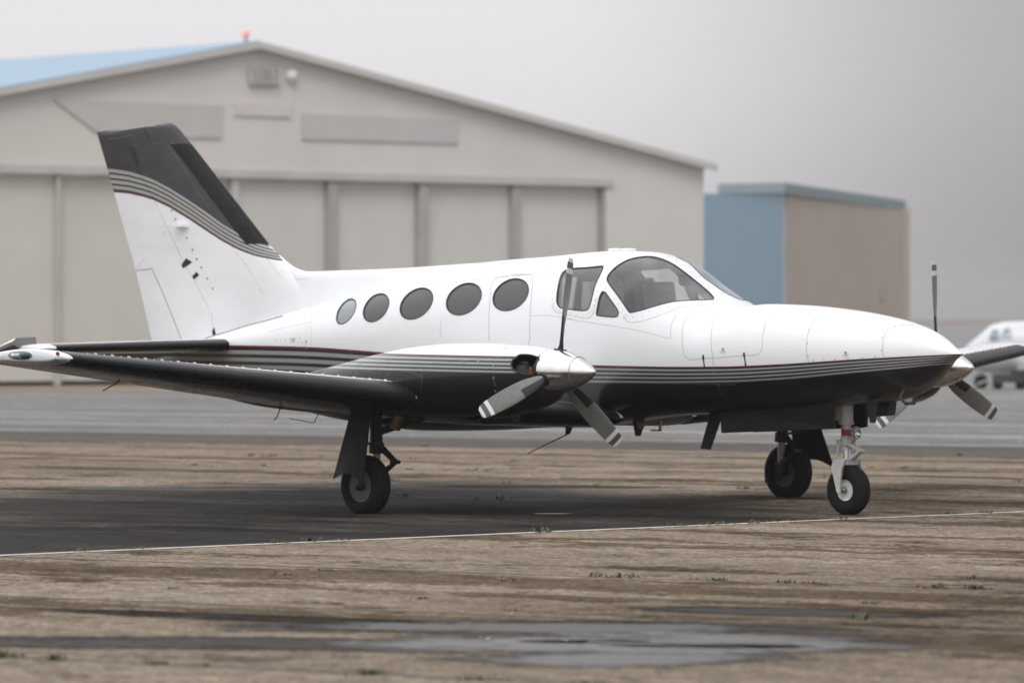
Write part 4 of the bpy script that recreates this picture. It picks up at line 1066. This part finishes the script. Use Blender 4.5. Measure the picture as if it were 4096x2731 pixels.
# nose gear bay doors
for sd in (-1, 1):
    MB().prism([Vector((-1.32, sd * .20, .92)), Vector((.02, sd * .22, .98)), Vector((.03, sd * .20, .755)), Vector((-.02, sd * .20, .745)), Vector((-1.30, sd * .20, .685))], (0, sd * .016, 0)).build('gear_door', MAT['charcoal_paint'], plane, smooth=False)
# main gear
for s in (-1, 1):
    yc = s * 2.735; xc = -3.18
    g = MB().tube([(-3.14, s * 2.66, 1.0), (-3.16, s * 2.625, .60)], .055, 14).tube([(-3.16, s * 2.625, .61), (-3.165, s * 2.62, .52)], .066, 14)
    mg = g.build('main_gear', MAT['gear_dark'], plane)
    MB().tube([(-3.14, s * 2.60, .80), (-2.42, s * 2.10, .88)], .022, 8).build('drag_brace', MAT['gear_dark'], mg)
    MB().tube([(-3.15, s * 2.62, .70), (-2.78, s * 2.40, .84)], .034, 10).build('retract_actuator', MAT['gear_dark'], mg)
    MB().box((-3.165, s * 2.625, .30), (.09, .07, .12)).tube([(-3.17, s * 2.62, .27), (xc, yc, .245)], .035, 10).build('axle', MAT['gear_dark'], mg)
    MB().tube([(-3.163, s * 2.62, .52), (-3.168, s * 2.62, .33)], .034, 14).build('oleo_piston', MAT['dull_metal'], mg)
    wheel(mg, (xc, yc, .240), .264, .195, .138, 'rim_grey', 1)
    t2 = MB()
    for a in (-.03, .03):
        t2.tube([(-3.11, s * 2.62 + a, .57), (-2.95, s * 2.60 + a * .5, .45)], .016, 8).tube([(-2.95, s * 2.60 + a * .5, .44), (-3.12, s * 2.62 + a, .33)], .014, 8)
    t2.tube([(-2.95, s * 2.55, .445), (-2.95, s * 2.65, .445)], .018, 8).build('torque_link', MAT['gear_dark'], mg)
    br_ = MB().box((xc - .14, s * 2.615, .22), (.06, .05, .16))
    for k in range(4): br_.lathe([(0, .017), (.02, .014)], (xc - .15 + .012 * (k % 2), s * 2.60, .15 + k * .045), (0, -s, 0), 8)
    br_.build('brake', MAT['gear_dark'], mg)
    P1, P2, P3, Q4 = Vector((-3.26, 2.80, .95)), Vector((-2.995, 2.833, .95)), Vector((-3.315, 2.985, .300)), Vector((-2.88, 3.04, .272))
    nn_ = 14; grid = []
    for a in range(nn_ + 1):
        p = a / nn_; row = []
        for b_ in range(nn_ + 1):
            q = b_ / nn_; arc = .065 * math.sin(math.pi * min(1, max(0, p))) * q ** 3
            w_ = (P1.lerp(P3, q)).lerp(P2.lerp(Q4, q), p) + Vector((.012 * math.sin(math.pi * p) * (1 - q), 0, arc)); row.append(Vector((w_.x, s * w_.y, w_.z)))
        grid.append(row)
    th_ = Vector((0, s * .014, 0)); m__ = nn_ + 1
    vv_ = [p for r_ in grid for p in r_] + [p + th_ for r_ in grid for p in r_]; o__ = m__ * m__; ff_ = []
    for a in range(nn_):
        for b_ in range(nn_):
            k = a * m__ + b_; ff_ += [(k, k + 1, k + m__ + 1, k + m__), (o__ + k, o__ + k + m__, o__ + k + m__ + 1, o__ + k + 1)]
    rim_ = [b_ for b_ in range(m__)] + [a * m__ + nn_ for a in range(1, m__)] + [nn_ * m__ + b_ for b_ in range(nn_ - 1, -1, -1)] + [a * m__ for a in range(nn_ - 1, 0, -1)]
    for k in range(len(rim_)):
        a, b_ = rim_[k], rim_[(k + 1) % len(rim_)]; ff_.append((a, b_, o__ + b_, o__ + a))
    mk('gear_door', vv_, ff_, MAT['black_door'], mg)
    MB().tube([(-3.10, s * 2.92, .62), (-3.15, s * 2.66, .60)], .012, 6).build('door_link', MAT['gear_dark'], mg)

# ---- belly antennas, probes
MB().prism([Vector((-1.47, -.008, .875)), Vector((-1.62, -.008, .875)), Vector((-1.75, -.006, .535)), Vector((-1.635, -.006, .530))], (0, .014, 0)).build('blade_antenna', MAT['charcoal_paint'], plane, smooth=False)
MB().prism([Vector((-2.44, -.012, .77)), Vector((-2.58, -.012, .77)), Vector((-2.55, -.008, .635)), Vector((-2.50, -.008, .635))], (0, .02, 0)).build('blade_antenna', MAT['charcoal_paint'], plane, smooth=False)
MB().prism([Vector((-2.34, -.10, .78)), Vector((-2.46, -.10, .78)), Vector((-2.42, -.10, .70)), Vector((-2.38, -.10, .70))], (0, .02, 0)).build('blade_antenna', MAT['dull_metal'], plane, smooth=False)
MB().box((-2.20, -.05, .735), (.02, .02, .09)).box((-2.25, -.05, .69), (.12, .02, .014)).build('drain_mast', MAT['dull_metal'], plane, smooth=False)
wb = aty(2285, 1690, -.40); wt_ = aty(2270, 1736, -.40); we = aty(2110, 1813, -.40)
MB().prism([wb + Vector((.06, -.01, .05)), wb + Vector((-.06, -.01, .05)), wt_ + Vector((-.02, -.008, 0)), wt_ + Vector((.02, -.008, 0))], (0, .02, 0)).tube([wt_, we], [.006, .004], 6).build('whip_antenna', MAT['black_matt'], plane)
p0, p1, p2 = (aty(u, v, -2.2) for u, v in ((1286, 1650), (1258, 1688), (1158, 1673)))
MB().tube([p0 + Vector((0, 0, .05)), p1, p1 + Vector((-.03, 0, -.004)), p2], .004, 6).build('wire_antenna', MAT['black_matt'], plane)
pa, pb, pc_ = (aty(u, v, -.28) for u, v in ((3600, 1590), (3622, 1613), (3660, 1613)))
MB().tube([pa + Vector((0, .05, .06)), pa, pb, pc_], [.012, .014, .014, .011], 8).build('pitot_tube', MAT['black_matt'], plane)
MB().prism([Vector((.12, .05, 1.0)), Vector((.42, .05, 1.0)), Vector((.40, .05, .86)), Vector((.15, .05, .84))], (0, .10, 0)).build('taxi_light', MAT['gear_dark'], plane, smooth=False)
MB().prism([Vector((.36, -.18, .98)), Vector((.48, -.18, .98)), Vector((.45, -.18, .80)), Vector((.40, -.18, .80))], (0, .02, 0)).build('taxi_light_bracket', MAT['gear_dark'], plane, smooth=False)
h = hit(*Z4(90, 1270)); MB().box(h[0] + h[1] * .01, (.05, .03, .07)).build('static_port', MAT['dull_metal'], plane, smooth=False)

# ------------------------------------------------------------------ far parked airplane and ground cart at the right edge
simple('far_white', (0.62, 0.63, 0.65), 0.35, var=0.05)
simple('far_window', (0.16, 0.22, 0.28), 0.2)
fo_ = at_dist(4090, 118); fo_.z = 0
fp = tag(empty('airplane', fo_), 'small white airplane parked far off beside the right edge', 'airplane')
AX = -RT; SC = 118 / FPX                         # nose points left across the view
def fpt(u, v, depth=0.0):
    return Vector((fo_.x, fo_.y, 0)) + RT * ((u - 4090) * SC) + Vector((FW.x, FW.y, 0)).normalized() * depth + Vector((0, 0, z_at(v, 118)))
rings = []
for u, vt, vb, wd in ((3828,1432,1442,.02),(3845,1408,1458,.12),(3885,1368,1474,.25),(3930,1330,1482,.36),(3965,1300,1488,.42),(4010,1288,1490,.48),(4100,1284,1490,.5),(4300,1284,1488,.5),(4600,1300,1480,.4),(4900,1340,1450,.2)):
    a, b_ = fpt(u, vt).z, fpt(u, vb).z; c = fpt(u, 1440); zc = (a + b_) / 2
    rings.append([Vector((c.x, c.y, zc)) + Vector((FW.x, FW.y, 0)).normalized() * (wd * math.sin(2 * math.pi * k / 24)) + Vector((0, 0, (a - b_) / 2 * math.cos(2 * math.pi * k / 24))) for k in range(24)])
v, f = loft(rings); fb_ = mk('fuselage', v, f, MAT['far_white'], fp)
for us, ve in (((3952, 3990), (1318, 1350)), ((3998, 4040), (1312, 1352))):
    MB().prism([fpt(us[0], ve[1], -.45), fpt(us[1], ve[1], -.48), fpt(us[1] - 4, ve[0], -.36), fpt(us[0] + 14, ve[0], -.32)], FW * .3).build('cockpit_window', MAT['far_window'], fb_, smooth=False)
MB().prism([fpt(4060, 1478, -.4), fpt(4300, 1478, -.4), fpt(4300, 1462, -4.5), fpt(4120, 1462, -4.5)], (0, 0, .12)).build('wing', MAT['far_white'], fp, smooth=False)
for u in (3925, 4130):
    q = fpt(u, 1540); q.z = 0
    g = MB().tube([q + Vector((0, 0, .15)), fpt(u, 1470)], .05, 8).build('landing_gear', MAT['gear_white'], fp)
    MB().lathe([(-.07, .09), (-.07, .15), (0, .17), (.07, .15), (.07, .09)], q + Vector((0, 0, .17)), FW, 20).build('tyre', MAT['rubber'], g)
q = fpt(4020, 1530, -1.0); q.z = 0
cart = tag(empty('ground_cart', q), 'low dark ground cart under the far white airplane', 'cart')
MB().box(q + Vector((0, 0, .26)), (.75, .5, .20), Matrix((RT, Vector((FW.x, FW.y, 0)).normalized(), Vector((0, 0, 1)))).transposed()).box(q + RT * .2 + Vector((0, 0, .40)), (.3, .4, .10), Matrix((RT, Vector((FW.x, FW.y, 0)).normalized(), Vector((0, 0, 1)))).transposed()).build('cart_body', MAT['interior_dark'], cart, smooth=False)
for a in (-.26, .26):
    for d_ in (-.2, .2):
        MB().lathe([(-.04, .03), (-.04, .10), (.04, .10), (.04, .03)], q + RT * a + FW * d_ + Vector((0, 0, .10 - FW.z * d_)), FW, 14).build('wheel', MAT['rubber'], cart)
MB().tube([q + RT * -.38 + Vector((0, 0, .25)), q + RT * -.75 + Vector((0, 0, .12))], .02, 6).build('tow_bar', MAT['gear_white'], cart)

# ------------------------------------------------------------------ weeds in the joints
def weed_mesh(seed, mat, n, h):
    rnd = random.Random(seed); mb = MB()
    for k in range(n):
        a = rnd.uniform(0, 2 * math.pi); l = h * rnd.uniform(.5, 1.1); w_ = .005 * rnd.uniform(.7, 1.4); o = Vector((rnd.gauss(0, .035), rnd.gauss(0, .025), 0))
        d = Vector((math.cos(a), math.sin(a), 0)); sd = Vector((-d.y, d.x, 0)) * w_; lean = rnd.uniform(.3, 1.1)
        p0, p1, p2 = o, o + d * l * lean * .35 + Vector((0, 0, l * .6)), o + d * l * lean + Vector((0, 0, l * rnd.uniform(.55, 1.0)))
        mb.add([p0 - sd, p0 + sd, p1 - sd * .8, p1 + sd * .8, p2], [(0, 1, 3, 2), (2, 3, 4)])
    return make_mesh('weed', mb.v, mb.f, mat, recalc=False, smooth=False)
WM = [weed_mesh(1, MAT['weed_green'], 16, .07), weed_mesh(2, MAT['weed_green'], 22, .05), weed_mesh(3, MAT['weed_dry'], 18, .06), weed_mesh(4, MAT['weed_green'], 12, .09)]
rw = random.Random(11)
rows = ((-9.95, 3.5, 9.5, 22, 'in the joint just ahead of the white line', 'weeds in the joint ahead of the white line'),
        (-18.25, 4.4, 9.5, 22, 'in the joint nearest the camera', 'weeds in the nearest joint'),
        (11.8, -16, -3, 14, 'in the joint behind the nose wheel', 'weeds in the joint behind the nose wheel'),
        (8.4, -14, 2, 11, 'in the joint behind the left wheel', 'weeds in the joint behind the left wheel'),
        (5.0, -12, 2, 7, 'in the joint under the tail', 'weeds in the joint under the tail'),
        (16.6, -18, -2, 8, 'at the far brown pavement edge', 'weeds at the far pavement edge'),
        (1.4, -10, -4, 5, 'in the joint beside the right wheel', 'weeds in the joint beside the right wheel'))
spots = []
for n, a0, a1, cnt, lb, gr in rows:
    for _ in range(cnt): spots.append((lane_pt(rw.uniform(a0, a1), n + rw.gauss(0, .02), .002), lb, gr))
for _ in range(22): y = rw.uniform(-9.5, 2.0); spots.append((Vector((.64 + rw.gauss(0, .015), y, .003)), 'along the white painted line', 'weeds along the white line'))
for _ in range(9): spots.append((atz(rw.uniform(0, 4096), rw.uniform(2250, 2480)), 'alone on the open apron', 'weeds alone on the apron'))
ORD = 'first second third fourth fifth sixth seventh eighth ninth tenth eleventh twelfth thirteenth fourteenth fifteenth sixteenth seventeenth eighteenth nineteenth twentieth'.split()
weeds = []
for p, lb, gr in spots: weeds.append((p, lb, gr, rw.choice((0, 1, 1, 2, 2, 3))))
weeds.sort(key=lambda w: (w[0] - CAM).dot(RT) / (w[0] - CAM).dot(FW))
count = {}
for p, lb, gr, k in weeds:
    o = bpy.data.objects.new('weed', WM[k]); COL.objects.link(o); o.location = p
    o.rotation_euler = (0, 0, rw.uniform(0, 6.28)); q = rw.uniform(.5, 1.05); o.scale = (q * 1.3, q * 1.3, q * .65)
    c_ = 'dry brown' if k == 2 else 'green'; n_ = count.get((c_, lb), 0); count[(c_, lb)] = n_ + 1
    tag(o, '%s weed tuft, %s from left, %s' % (c_, ORD[n_], lb), 'weed', c_ + ' ' + gr)
